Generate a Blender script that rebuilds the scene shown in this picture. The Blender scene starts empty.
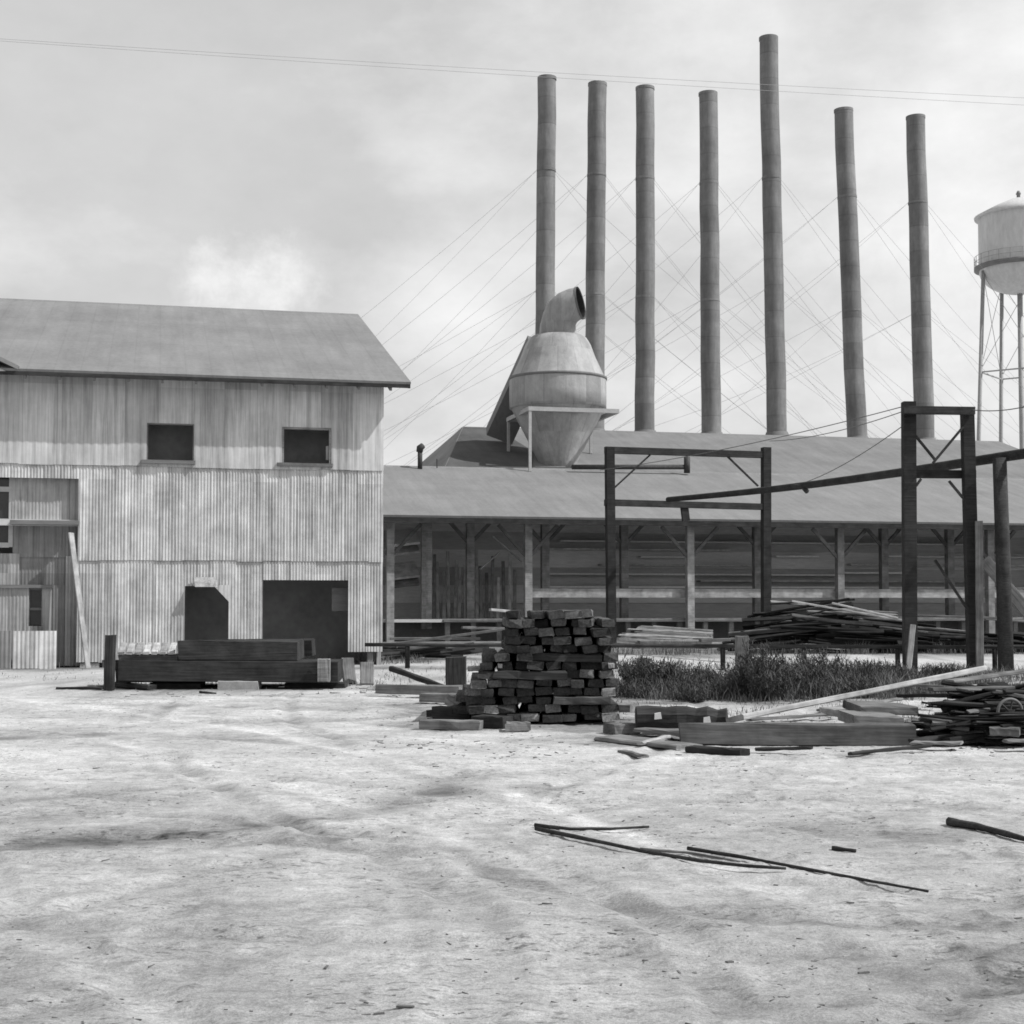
import bpy, math, random
import numpy as np
from mathutils import Vector, Matrix
random.seed(7); rng = np.random.default_rng(7)
R = math.radians
sc = bpy.context.scene
col = sc.collection

# ------------------------------------------------------------------ camera
F, PITCH, PPY, CH = 1500.0, R(2.5), 536.5, 1.6
cd = bpy.data.cameras.new('camera'); cam = bpy.data.objects.new('camera', cd); col.objects.link(cam)
cam.location = (0, 0, CH); cam.rotation_euler = (R(90) + PITCH, 0, 0)
cd.sensor_width = 36; cd.lens = 36 * F / 1024; cd.shift_y = (PPY - 512) / 1024
cd.clip_start = 0.1; cd.clip_end = 4000
sc.camera = cam
sc.view_settings.view_transform = 'Standard'; sc.view_settings.look = 'None'; sc.view_settings.exposure = 0
sc.cycles.filter_width = 1.7

A = R(13.4)                                   # the mill's facades run along U, away from us along V
ca, sa = math.cos(A), math.sin(A)
def W(u, v, z): return Vector((u * ca - v * sa, u * sa + v * ca, z))
def UV(p): return (p.x * ca + p.y * sa, -p.x * sa + p.y * ca, p.z)
def ray(x, y):
    dx, dy = (x - 512) / F, (PPY - y) / F
    return Vector((dx, math.cos(PITCH) - math.sin(PITCH) * dy, math.sin(PITCH) + math.cos(PITCH) * dy))
CAM = Vector((0, 0, CH))
def at_z(x, y, z=0.0):
    d = ray(x, y); return CAM + d * ((z - CH) / d.z)
def at_y(x, y, Y):
    d = ray(x, y); return CAM + d * (Y / d.y)
def at_v(x, y, v):
    d = ray(x, y); return CAM + d * (v / (-d.x * sa + d.y * ca))
def uz(x, y, v):
    u, _, z = UV(at_v(x, y, v)); return u, z

# ------------------------------------------------------------------ materials
def nd(nt, t, **kw):
    n = nt.nodes.new(t)
    for k, v in kw.items(): setattr(n, k, v)
    return n
def g(v): return (v, v, v, 1)
def mat_base(name, rough=0.9, metal=0.0, spec=0.3):
    m = bpy.data.materials.new(name); m.use_nodes = True
    nt = m.node_tree; b = nt.nodes['Principled BSDF']
    b.inputs['Roughness'].default_value = rough; b.inputs['Metallic'].default_value = metal
    b.inputs['Specular IOR Level'].default_value = spec
    return m, nt, b
def ramp(nt, src, stops):
    r = nd(nt, 'ShaderNodeValToRGB'); nt.links.new(src, r.inputs[0])
    el = r.color_ramp.elements
    while len(el) < len(stops): el.new(0.5)
    for e, (p, c) in zip(el, stops): e.position = p; e.color = g(c)
    return r.outputs[0]
def noise(nt, scale, detail=4, rough=0.6, vec=None, stretch=None, coord='Object', w=None):
    tc = nd(nt, 'ShaderNodeTexCoord')
    src = tc.outputs[coord] if vec is None else vec
    if stretch:
        mp = nd(nt, 'ShaderNodeMapping'); mp.inputs['Scale'].default_value = stretch
        nt.links.new(src, mp.inputs['Vector']); src = mp.outputs[0]
    n = nd(nt, 'ShaderNodeTexNoise')
    n.inputs['Scale'].default_value = scale; n.inputs['Detail'].default_value = detail; n.inputs['Roughness'].default_value = rough
    if w is not None:
        n.noise_dimensions = '4D'; nt.links.new(w, n.inputs['W'])
    nt.links.new(src, n.inputs['Vector'])
    return n.outputs['Fac']
def math_(nt, op, a, b):
    n = nd(nt, 'ShaderNodeMath', operation=op)
    for i, x in enumerate((a, b)):
        if isinstance(x, (int, float)): n.inputs[i].default_value = x
        else: nt.links.new(x, n.inputs[i])
    return n.outputs[0]
def bump(nt, b, h, strength=0.4, dist=0.02):
    n = nd(nt, 'ShaderNodeBump'); n.inputs['Strength'].default_value = strength; n.inputs['Distance'].default_value = dist
    nt.links.new(h, n.inputs['Height']); nt.links.new(n.outputs[0], b.inputs['Normal'])
def bw(nt, c):
    return c

def wood(name, lo, hi, grain=1.0, pick=None, rough=0.92):
    """sawn wood: grain runs along local X, tone differs from object to object"""
    m, nt, b = mat_base(name, rough, 0, 0.15)
    oi = nd(nt, 'ShaderNodeObjectInfo')
    w = math_(nt, 'MULTIPLY', oi.outputs['Random'], 40)
    f = noise(nt, 1.0, 6, 0.65, stretch=(1.6, 38, 38), w=w)
    blot = noise(nt, 3.0, 4, 0.6, w=w)
    tone = ramp(nt, oi.outputs['Random'], pick or [(0, 0.75), (1, 1.25)])
    base = ramp(nt, f, [(0.3, lo), (0.7, hi)])
    c = math_(nt, 'MULTIPLY', base, tone)
    c = math_(nt, 'MULTIPLY', c, ramp(nt, blot, [(0.35, 0.65), (0.65, 1.2)]))
    nt.links.new(c, b.inputs['Base Color'])
    bump(nt, b, f, 0.5 * grain, 0.008)
    return m

M = {}
M['creosote'] = wood('creosoted_wood', 0.026, 0.09, pick=[(0, 0.55), (0.55, 1.1), (0.78, 1.9), (0.9, 3.2), (1, 5.0)])
M['beam'] = wood('dark_beam_wood', 0.02, 0.058)
M['post'] = wood('tarred_post_wood', 0.022, 0.06)
M['weathered'] = wood('weathered_wood', 0.10, 0.24)
M['fresh'] = wood('pale_sawn_wood', 0.28, 0.48)
M['slab'] = wood('slab_wood', 0.018, 0.06, pick=[(0, 0.5), (0.85, 1.1), (0.93, 2.2), (1, 3.5)])
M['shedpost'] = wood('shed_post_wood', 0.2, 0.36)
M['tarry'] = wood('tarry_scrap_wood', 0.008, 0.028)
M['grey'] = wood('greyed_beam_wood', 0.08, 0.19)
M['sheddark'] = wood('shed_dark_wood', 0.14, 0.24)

def corrugated(name, lo, hi, dark=0.55, sheet=0.66):
    m, nt, b = mat_base(name, 0.55, 0.0, 0.35)
    tc = nd(nt, 'ShaderNodeTexCoord'); sx = nd(nt, 'ShaderNodeSeparateXYZ'); nt.links.new(tc.outputs['Object'], sx.inputs[0])
    fl = math_(nt, 'FLOOR', math_(nt, 'DIVIDE', sx.outputs['X'], sheet), 0)
    flz = math_(nt, 'FLOOR', math_(nt, 'DIVIDE', sx.outputs['Z'], 2.3), 0)
    wn = nd(nt, 'ShaderNodeTexWhiteNoise'); wn.noise_dimensions = '2D'
    cb = nd(nt, 'ShaderNodeCombineXYZ'); nt.links.new(fl, cb.inputs[0]); nt.links.new(flz, cb.inputs[1])
    nt.links.new(cb.outputs[0], wn.inputs['Vector'])
    sheet_t = ramp(nt, wn.outputs['Value'], [(0, 0.78), (1, 1.12)])
    streak = noise(nt, 1.0, 6, 0.7, stretch=(7, 7, 0.35))
    fine = noise(nt, 1.0, 3, 0.7, stretch=(26, 26, 0.6))
    blot = noise(nt, 1.3, 6, 0.7)
    base = ramp(nt, blot, [(0.35, lo), (0.65, hi)])
    c = math_(nt, 'MULTIPLY', base, sheet_t)
    c = math_(nt, 'MULTIPLY', c, ramp(nt, streak, [(0.33, dark), (0.52, 1.0), (0.8, 1.12)]))
    c = math_(nt, 'MULTIPLY', c, ramp(nt, fine, [(0.3, 0.78), (0.6, 1.08)]))
    fr = math_(nt, 'FRACT', math_(nt, 'DIVIDE', sx.outputs['X'], sheet), 0)
    c = math_(nt, 'MULTIPLY', c, ramp(nt, fr, [(0.0, 0.62), (0.035, 1.0)]))
    nt.links.new(c, b.inputs['Base Color'])
    bump(nt, b, blot, 0.25, 0.03)
    return m
M['corr'] = corrugated('weathered_corrugated_metal', 0.40, 0.64, 0.54)
M['corr_up'] = corrugated('weathered_upper_metal', 0.44, 0.55, 0.62, 0.8)
M['corr_dark'] = corrugated('dull_corrugated_metal', 0.16, 0.24, 0.7, 0.7)
M['corr_mid'] = corrugated('stained_corrugated_metal', 0.28, 0.42, 0.5, 0.7)

def roofing(name, lo, hi, seam=1.2):
    m, nt, b = mat_base(name, 0.8, 0, 0.2)
    n1 = noise(nt, 0.5, 6, 0.65); n2 = noise(nt, 1.0, 5, 0.7, stretch=(2.2, 0.25, 0.25)); n3 = noise(nt, 9, 3, 0.7)
    tc = nd(nt, 'ShaderNodeTexCoord'); sx = nd(nt, 'ShaderNodeSeparateXYZ'); nt.links.new(tc.outputs['Object'], sx.inputs[0])
    fr = math_(nt, 'FRACT', math_(nt, 'DIVIDE', sx.outputs['X'], 0.62), 0)
    fy = math_(nt, 'FRACT', math_(nt, 'DIVIDE', sx.outputs['Y'], 3.1), 0)
    c = ramp(nt, n1, [(0.35, lo), (0.65, hi)])
    c = math_(nt, 'MULTIPLY', c, ramp(nt, n2, [(0.3, 0.88), (0.7, 1.1)]))
    c = math_(nt, 'MULTIPLY', c, ramp(nt, n3, [(0.3, 0.9), (0.7, 1.08)]))
    c = math_(nt, 'MULTIPLY', c, ramp(nt, fr, [(0.0, 0.9), (0.08, 1.0)]))
    c = math_(nt, 'MULTIPLY', c, ramp(nt, fy, [(0.0, 0.86), (0.025, 1.0)]))
    nt.links.new(c, b.inputs['Base Color'])
    bump(nt, b, n3, 0.2, 0.02)
    return m
M['roof'] = roofing('mill_roofing', 0.185, 0.225)
M['shed_roof'] = roofing('shed_roofing', 0.185, 0.222)
M['dark_roof'] = roofing('dark_roofing', 0.065, 0.10)
M['boiler_roof'] = roofing('boiler_house_roofing', 0.165, 0.205)

def plain(name, lo, hi, rough=0.8, metal=0.0, stretch=(1, 1, 1), scale=2.0, spec=0.3, bstr=0.15):
    m, nt, b = mat_base(name, rough, metal, spec)
    n1 = noise(nt, scale, 6, 0.65, stretch=stretch); n2 = noise(nt, scale * 7, 4, 0.6, stretch=stretch)
    c = math_(nt, 'MULTIPLY', ramp(nt, n1, [(0.3, lo), (0.7, hi)]), ramp(nt, n2, [(0.3, 0.88), (0.7, 1.1)]))
    nt.links.new(c, b.inputs['Base Color']); bump(nt, b, n2, bstr, 0.01)
    return m
def stack_mat():
    m, nt, b = mat_base('sooty_stack_steel', 0.7, 0, 0.3)
    tc = nd(nt, 'ShaderNodeTexCoord'); sx = nd(nt, 'ShaderNodeSeparateXYZ'); nt.links.new(tc.outputs['Object'], sx.inputs[0])
    oi = nd(nt, 'ShaderNodeObjectInfo'); w_ = math_(nt, 'MULTIPLY', oi.outputs['Random'], 30)
    n1 = noise(nt, 1.5, 6, .7, stretch=(1, 1, .1), w=w_); n2 = noise(nt, 1.0, 5, .7, stretch=(.25, .25, .5), w=w_); n3 = noise(nt, 6, 5, .7, stretch=(1, 1, .25), w=w_)
    fz = math_(nt, 'FRACT', math_(nt, 'DIVIDE', math_(nt, 'ADD', sx.outputs['Z'], w_), 1.52), 0)
    wn = nd(nt, 'ShaderNodeTexWhiteNoise'); wn.noise_dimensions = '1D'
    nt.links.new(math_(nt, 'FLOOR', math_(nt, 'DIVIDE', math_(nt, 'ADD', sx.outputs['Z'], w_), 1.52), 0), wn.inputs['W'])
    c = math_(nt, 'MULTIPLY', ramp(nt, n1, [(.3, .14), (.7, .24)]), ramp(nt, n2, [(.3, .72), (.7, 1.2)]))  # base grey lightened so the colour carries the distance haze
    c = math_(nt, 'MULTIPLY', c, ramp(nt, n3, [(.3, .8), (.7, 1.15)]))
    c = math_(nt, 'MULTIPLY', c, ramp(nt, fz, [(0, .72), (.05, 1.0)])); c = math_(nt, 'MULTIPLY', c, ramp(nt, wn.outputs['Value'], [(0, .9), (1, 1.1)]))
    nt.links.new(c, b.inputs['Base Color']); bump(nt, b, n2, .3, .05)
    return m
M['stack'] = stack_mat()
M['stack_flat'] = plain('sooty_stack_steel', 0.115, 0.17, 0.7, 0, (1, 1, 0.12), 1.5, 0.35)
M['stack_band'] = plain('stack_band_steel', 0.09, 0.13, 0.7)
M['galv'] = plain('galvanised_sheet', 0.23, 0.32, 0.62, 0.0, (1, 1, 0.2), 1.0, 0.5)
def galv_mat():
    m, nt, b = mat_base('panelled_galvanised_sheet', .6, 0, .45)
    tc = nd(nt, 'ShaderNodeTexCoord'); sx = nd(nt, 'ShaderNodeSeparateXYZ'); nt.links.new(tc.outputs['Object'], sx.inputs[0])
    an = math_(nt, 'MULTIPLY', math_(nt, 'ARCTAN2', sx.outputs['Y'], sx.outputs['X']), 14 / (2 * math.pi))
    an = math_(nt, 'ADD', an, math_(nt, 'MULTIPLY', math_(nt, 'FLOOR', math_(nt, 'DIVIDE', sx.outputs['Z'], 1.35), 0), .37))
    wn = nd(nt, 'ShaderNodeTexWhiteNoise'); wn.noise_dimensions = '2D'
    cb = nd(nt, 'ShaderNodeCombineXYZ'); nt.links.new(math_(nt, 'FLOOR', an, 0), cb.inputs[0]); nt.links.new(math_(nt, 'FLOOR', math_(nt, 'DIVIDE', sx.outputs['Z'], 1.35), 0), cb.inputs[1]); nt.links.new(cb.outputs[0], wn.inputs['Vector'])
    n1 = noise(nt, 1.0, 6, .7, stretch=(3, 3, .3)); n2 = noise(nt, 1.6, 6, .7)
    c = math_(nt, 'MULTIPLY', ramp(nt, n2, [(.3, .27), (.7, .38)]), ramp(nt, wn.outputs['Value'], [(0, .78), (1, 1.15)]))
    c = math_(nt, 'MULTIPLY', c, ramp(nt, n1, [(.3, .78), (.6, 1.06)]))
    c = math_(nt, 'MULTIPLY', c, ramp(nt, math_(nt, 'FRACT', an, 0), [(0, .7), (.05, 1)]))
    nt.links.new(c, b.inputs['Base Color']); bump(nt, b, n2, .35, .08)
    return m
M['galv'] = galv_mat()
M['galv_dark'] = plain('dull_galvanised_sheet', 0.13, 0.17, 0.7, 0.0, (1, 1, 0.3), 1.0, 0.3)
M['light_steel'] = plain('pale_painted_steel', 0.32, 0.42, 0.6)
M['tank'] = plain('tank_paint', 0.5, 0.6, 0.5, 0, (1, 1, 0.3), 0.6, 0.4)
M['tank_steel'] = plain('tower_steel', 0.28, 0.35, 0.6)
M['tank_dark'] = plain('tank_rim_steel', 0.15, 0.2, 0.6)
M['wire'] = plain('wire_steel', 0.12, 0.16, 0.6)
M['guy'] = plain('guy_steel', 0.36, 0.42, 0.6)
M['iron'] = plain('rusty_iron', 0.03, 0.07, 0.7, 0.2, (1, 1, 1), 12)
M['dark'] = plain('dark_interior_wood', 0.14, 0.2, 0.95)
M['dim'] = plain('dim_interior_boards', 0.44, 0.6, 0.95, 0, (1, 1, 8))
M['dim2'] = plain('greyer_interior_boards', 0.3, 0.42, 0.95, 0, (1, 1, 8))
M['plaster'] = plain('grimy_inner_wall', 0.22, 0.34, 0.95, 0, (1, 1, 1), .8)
M['white'] = plain('faded_white_paint', 0.42, 0.55, 0.7, 0, (1, 1, 1), 6)
M['glass'] = plain('dusty_window_glass', 0.02, 0.035, 0.15, 0, (1, 1, 1), 2, 0.5)
M['stone'] = plain('concrete_block', 0.28, 0.4, 0.9, 0, (1, 1, 1), 8, 0.2, 0.4)
M['trim'] = plain('weathered_trim_board', 0.12, 0.2, 0.9, 0, (0.3, 3, 3), 4)
M['ash'] = plain('scrap_paper', 0.6, 0.7, 0.9)
M['bark'] = plain('bark_chip', 0.06, 0.16, 0.95, 0, (1, 1, 1), 5)

def foliage(name, lo, hi):
    m, nt, b = mat_base(name, 0.8, 0, 0.2)
    n = noise(nt, 3.5, 4, 0.7)
    nt.links.new(ramp(nt, n, [(0.3, lo), (0.7, hi)]), b.inputs['Base Color'])
    return m
M['grass'] = foliage('weed_leaves', 0.06, 0.2)
M['bush'] = foliage('bush_leaves', 0.035, 0.11)

# ------------------------------------------------------------------ mesh builder (world coordinates in, parent space out)
class MB:
    def __init__(self): self.v = []; self.f = []
    def box8(self, p):
        n = len(self.v); self.v += [Vector(q) for q in p]
        for q in ((0, 3, 2, 1), (4, 5, 6, 7), (0, 1, 5, 4), (1, 2, 6, 5), (2, 3, 7, 6), (3, 0, 4, 7)): self.f.append(tuple(n + i for i in q))
    def boxuv(self, u0, u1, v0, v1, z0, z1):
        self.box8([W(u0, v0, z0), W(u1, v0, z0), W(u1, v1, z0), W(u0, v1, z0), W(u0, v0, z1), W(u1, v0, z1), W(u1, v1, z1), W(u0, v1, z1)])
    def beam(self, a, b, w, t, up=Vector((0, 0, 1))):
        a, b = Vector(a), Vector(b); d = (b - a).normalized()
        s = d.cross(up)
        if s.length < 1e-4: s = Vector((ca, sa, 0))
        s.normalize(); n = s.cross(d)
        s = s * w / 2; n = n * t / 2
        self.box8([a - s - n, b - s - n, b + s - n, a + s - n, a - s + n, b - s + n, b + s + n, a + s + n])
    def quad(self, *p):
        n = len(self.v); self.v += [Vector(q) for q in p]; self.f.append(tuple(range(n, n + len(p))))
    def slab(self, pts, nrm, t):
        """polygon pts thickened along -nrm"""
        n = len(self.v); k = len(pts)
        self.v += [Vector(p) for p in pts] + [Vector(p) - nrm * t for p in pts]
        self.f.append(tuple(range(n, n + k))); self.f.append(tuple(range(n + 2 * k - 1, n + k - 1, -1)))
        for i in range(k):
            j = (i + 1) % k; self.f.append((n + i, n + k + i, n + k + j, n + j))
    def tube(self, pts, rad, seg=12, caps=(True, True)):
        pts = [Vector(p) for p in pts]; rad = rad if isinstance(rad, (list, tuple)) else [rad] * len(pts)
        n0 = len(self.v); ref = None
        for i, p in enumerate(pts):
            d = (pts[min(i + 1, len(pts) - 1)] - pts[max(i - 1, 0)]).normalized()
            if ref is None: ref = Vector((0, 1, 0)) if abs(d.y) < 0.9 else Vector((1, 0, 0))
            s = (ref - d * ref.dot(d)).normalized(); t = d.cross(s); ref = s
            for k in range(seg):
                th = 2 * math.pi * k / seg
                self.v.append(p + (s * math.cos(th) + t * math.sin(th)) * rad[i])
        for i in range(len(pts) - 1):
            for k in range(seg):
                a = n0 + i * seg + k; b = n0 + i * seg + (k + 1) % seg
                self.f.append((a, b, b + seg, a + seg))
        if caps[0]: self.f.append(tuple(n0 + k for k in range(seg - 1, -1, -1)))
        if caps[1]: self.f.append(tuple(n0 + (len(pts) - 1) * seg + k for k in range(seg)))
    def lathe(self, c, prof, seg=40, caps=(True, True)):
        self.tube([Vector((c.x, c.y, z)) for r, z in prof], [r for r, z in prof], seg, caps)
    def build(self, name, mat, parent=None, smooth=False, base=None):
        """base: an origin for a thing that is one mesh; else the parent's frame (or the world) is used"""
        if parent is not None: inv = frame(parent).inverted()
        elif base is not None: inv = Matrix.Translation(-Vector(base))
        else: inv = Matrix.Identity(4)
        me = bpy.data.meshes.new(name); me.from_pydata([tuple(inv @ v) for v in self.v], [], self.f); me.update()
        if smooth:
            for p in me.polygons: p.use_smooth = True
        o = bpy.data.objects.new(name, me); col.objects.link(o); me.materials.append(mat)
        if parent is not None: o.parent = parent
        elif base is not None: o.location = base
        return o
FR = {}
def frame(o):
    if o.name in FR: return FR[o.name]
    m = Matrix.LocRotScale(o.location, o.rotation_euler, None)
    if o.parent: m = frame(o.parent) @ m
    return m
def thing(name, label, cat, loc=(0, 0, 0), rotz=0, group=None):
    o = bpy.data.objects.new(name, None); col.objects.link(o); o.empty_display_size = 0.3
    o.location = loc; o.rotation_euler = (0, 0, rotz); tag(o, label, cat, group); return o
def tag(o, label, cat, group=None):
    o['label'] = label; o['category'] = cat; o['kind'] = 'thing'
    if group: o['group'] = group
    return o
ORD = 'first second third fourth fifth sixth seventh eighth ninth tenth eleventh twelfth thirteenth fourteenth fifteenth sixteenth'.split()

# one sawn piece of wood, local X along its length, chamfered, a little bowed and chipped
def wood_mesh(name, L, w, t, bow=0.0, rough=1.0, seg=6, ch=0.012):
    ch = min(ch, w * 0.2, t * 0.3)
    cs = [(-w/2+ch, -t/2), (w/2-ch, -t/2), (w/2, -t/2+ch), (w/2, t/2-ch), (w/2-ch, t/2), (-w/2+ch, t/2), (-w/2, t/2-ch), (-w/2, -t/2+ch)]
    v, f = [], []; k = len(cs)
    tw = random.uniform(-.03, .03) * rough
    for i in range(seg + 1):
        x = -L / 2 + L * i / seg; q = (2 * i / seg - 1)
        by = bow * (1 - q * q) ; an = tw * q
        for (y, z) in cs:
            y += random.uniform(-1, 1) * 0.004 * rough; z += random.uniform(-1, 1) * 0.003 * rough
            xx = x + (random.uniform(-1, 1) * 0.008 * rough if i in (0, seg) else 0)
            v.append((xx, y * math.cos(an) - z * math.sin(an) + by, y * math.sin(an) + z * math.cos(an)))
    for i in range(seg):
        for j in range(k):
            a = i * k + j; b = i * k + (j + 1) % k
            f.append((a, a + k, b + k, b))
    f.append(tuple(range(k))); f.append(tuple(seg * k + j for j in range(k - 1, -1, -1)))
    me = bpy.data.meshes.new(name); me.from_pydata(v, [], f); me.update()
    return me
def axis_rot(a, b, roll=0.0):
    d = (Vector(b) - Vector(a)).normalized(); up = Vector((0, 0, 1))
    s = up.cross(d)
    s = Vector((0, 1, 0)) if s.length < 1e-3 else s.normalized()
    n = d.cross(s)
    m = Matrix((d, s, n)).transposed()
    return (m @ Matrix.Rotation(roll, 3, 'X')).to_euler()
def plank(name, a, b, w, t, mat, label, cat='plank', group=None, roll=0.0, bow=0.0, rough=1.0, lift=True):
    """piece of wood whose underside runs from a to b"""
    a, b = Vector(a), Vector(b)
    o = bpy.data.objects.new(name, wood_mesh(name, (b - a).length, w, t, bow, rough)); col.objects.link(o)
    o.data.materials.append(M[mat]); o.rotation_euler = axis_rot(a, b, roll)
    o.location = (a + b) / 2 + (Vector((0, 0, t / 2)) if lift else Vector((0, 0, 0)))
    return tag(o, label, cat, group)

# ------------------------------------------------------------------ the ground
LAT = {}
def vnoise(x, y, seed):
    if seed not in LAT: LAT[seed] = np.random.default_rng(seed).random((256, 256))
    L = LAT[seed]
    xi = np.floor(x).astype(int); yi = np.floor(y).astype(int); fx = x - xi; fy = y - yi
    fx = fx * fx * (3 - 2 * fx); fy = fy * fy * (3 - 2 * fy)
    a = L[xi % 256, yi % 256]; b = L[(xi + 1) % 256, yi % 256]; c = L[xi % 256, (yi + 1) % 256]; d = L[(xi + 1) % 256, (yi + 1) % 256]
    return (a * (1 - fx) + b * fx) * (1 - fy) + (c * (1 - fx) + d * fx) * fy - 0.5
def fbm(x, y, sc_, seed, octv=4, gain=0.5):
    s = 0; amp = 1
    for i in range(octv): s = s + amp * vnoise(x / sc_ + 37.1 * i, y / sc_ + 11.7 * i, seed + i); sc_ /= 2.03; amp *= gain
    return s
# tyre and drag tracks: (centre of the arc, radius, width, depth)
ARCS = [((-16, -9), 25.0), ((-16, -9), 26.7), ((14, 34), 25.8), ((14, 34), 27.6), ((-4, 62), 47.2), ((-4, 62), 49.0), ((22, -12), 25.5), ((22, -12), 27.2),
        ((-30, 26), 33.0), ((-30, 26), 34.6), ((2, -30), 42.3), ((2, -30), 44.2), ((6, 60), 53.2), ((6, 60), 51.5), ((-9, -14), 23.5), ((-9, -14), 25.1),
        ((40, 30), 44.0), ((40, 30), 45.8)]
def circ3(p):
    (ax, ay), (bx, by), (cx, cy) = [(q.x, q.y) for q in (at_z(*t) for t in p)]
    d = 2 * (ax * (by - cy) + bx * (cy - ay) + cx * (ay - by))
    ux = ((ax*ax+ay*ay)*(by-cy)+(bx*bx+by*by)*(cy-ay)+(cx*cx+cy*cy)*(ay-by))/d; uy = ((ax*ax+ay*ay)*(cx-bx)+(bx*bx+by*by)*(ax-cx)+(cx*cx+cy*cy)*(bx-ax))/d
    return (ux, uy), math.hypot(ax-ux, ay-uy)
# broad worn bands: three points on each, half width, tone, depth, span along it
BANDS = [(*circ3(((640, 835), (840, 915), (1010, 992))), .16, .20, .016, (2.0, 8.0), 5), (*circ3(((560, 880), (720, 950), (830, 1002))), .13, .12, .014, (1.0, 6.0), 4),
         (*circ3(((165, 737), (300, 742), (450, 775))), .28, -.20, .02, (0, 14), 5), (*circ3(((230, 702), (330, 701), (390, 716))), .3, -.26, .02, (0, 9), 4),
         (*circ3(((0, 885), (60, 935), (150, 1002))), .12, .14, .02, (0, 9), 2), (*circ3(((20, 920), (90, 890), (190, 905))), .10, -.14, .02, (0, 9), 1.5),
         (*circ3(((420, 845), (560, 880), (700, 960))), .10, -.12, .015, (0, 9), 4), (*circ3(((540, 815), (760, 800), (1020, 815))), .14, -.16, .015, (0, 9), 6),
         (*circ3(((600, 772), (800, 775), (1020, 785))), .2, -.14, .02, (0, 9), 7), (*circ3(((130, 800), (350, 840), (480, 930))), .14, -.10, .018, (0, 9), 5)]
def ground_h(x, y):
    near = np.exp(-np.maximum(y - 24, 0) / 8.0) * np.exp(-np.maximum(np.abs(x) - 14, 0) / 8.0)
    h = 0.035 * fbm(x, y, 3.6, 3, 3) + 0.009 * fbm(x, y, 0.5, 11, 4, 0.6) + 0.009 * fbm(x, y, 0.14, 23, 3, 0.7)
    ruts = np.zeros_like(x); tone = np.zeros_like(x)
    for i, ((cx, cy), r) in enumerate(ARCS):
        d = np.hypot(x - cx, y - cy) - r + 0.25 * fbm(x, y, 2.5, 60 + i, 2)
        ang = np.arctan2(y - cy, x - cx) * r
        fade = np.clip(0.5 + 2.2 * vnoise(ang / 4.0 + 7 * i, x * 0, 90 + i), 0, 1)
        tread = 0.65 + 0.35 * np.sign(np.sin(ang * 2 * math.pi / 0.16 + 3 * d / 0.1))
        ruts += fade * (-0.024 * np.exp(-(d / 0.11) ** 2) * (0.7 + 0.3 * tread) + 0.010 * np.exp(-((np.abs(d) - 0.2) / 0.08) ** 2))
        tone -= fade * 0.13 * np.exp(-(d / 0.13) ** 2)
    for i, ((cx, cy), r, wd, tn, dp, _, _) in enumerate(BANDS):
        d = np.hypot(x - cx, y - cy) - r + 0.10 * fbm(x, y, 1.2, 160 + i, 3)
        m_ = np.exp(-(d / wd) ** 2) * np.clip(.75 + 1.6 * vnoise(x / 1.5, y / 1.5, 180 + i), 0, 1.2) * np.exp(-np.maximum(y - 22, 0) / 5) * (np.abs(x) < 9)
        ruts += -dp * m_ + .5 * dp * np.exp(-((np.abs(d) - 1.5 * wd) / (.5 * wd)) ** 2); tone += 1.5 * tn * m_
        h = h * (1 - .55 * np.clip(m_, 0, 1)) if tn > 0 else h
    # drag and wheel marks sweeping round the yard
    px_, py_ = x + 15 + .25 * fbm(x, y, 2.2, 301, 2), y - 5 + .25 * fbm(x, y, 2.2, 305, 2)
    rr = np.hypot(px_, py_); aa = np.arctan2(py_, px_) * 16
    st = .6 * vnoise(rr / .16, aa / 1.3, 311) + .4 * vnoise(rr / .07, aa / .7, 312) + .7 * vnoise(rr / .5, aa / 3.2, 313)
    msk = np.clip(vnoise(x / 2.4, y / 2.4, 315) * 2.2 + .55, 0, 1)
    clod = np.clip(fbm(x, y, .11, 321, 2, .6) * 4 - .9, 0, 1) * np.clip(vnoise(rr / .6, aa / 2.0, 325) * 3 + .1, 0, 1)
    ruts += .013 * st * msk + .012 * clod; tone += .26 * st * msk - .24 * clod
    # trodden dents
    dn = np.clip(fbm(x, y, 0.26, 211, 2) * 3.2 - .66, 0, 1) * np.clip(fbm(x, y, 1.9, 221, 2) * 2.5 + .5, 0, 1)
    ruts += -.012 * dn; tone -= .15 * dn
    h = (h + ruts) * (0.12 + 0.88 * near)
    return h, tone
GRID = {}
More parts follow.
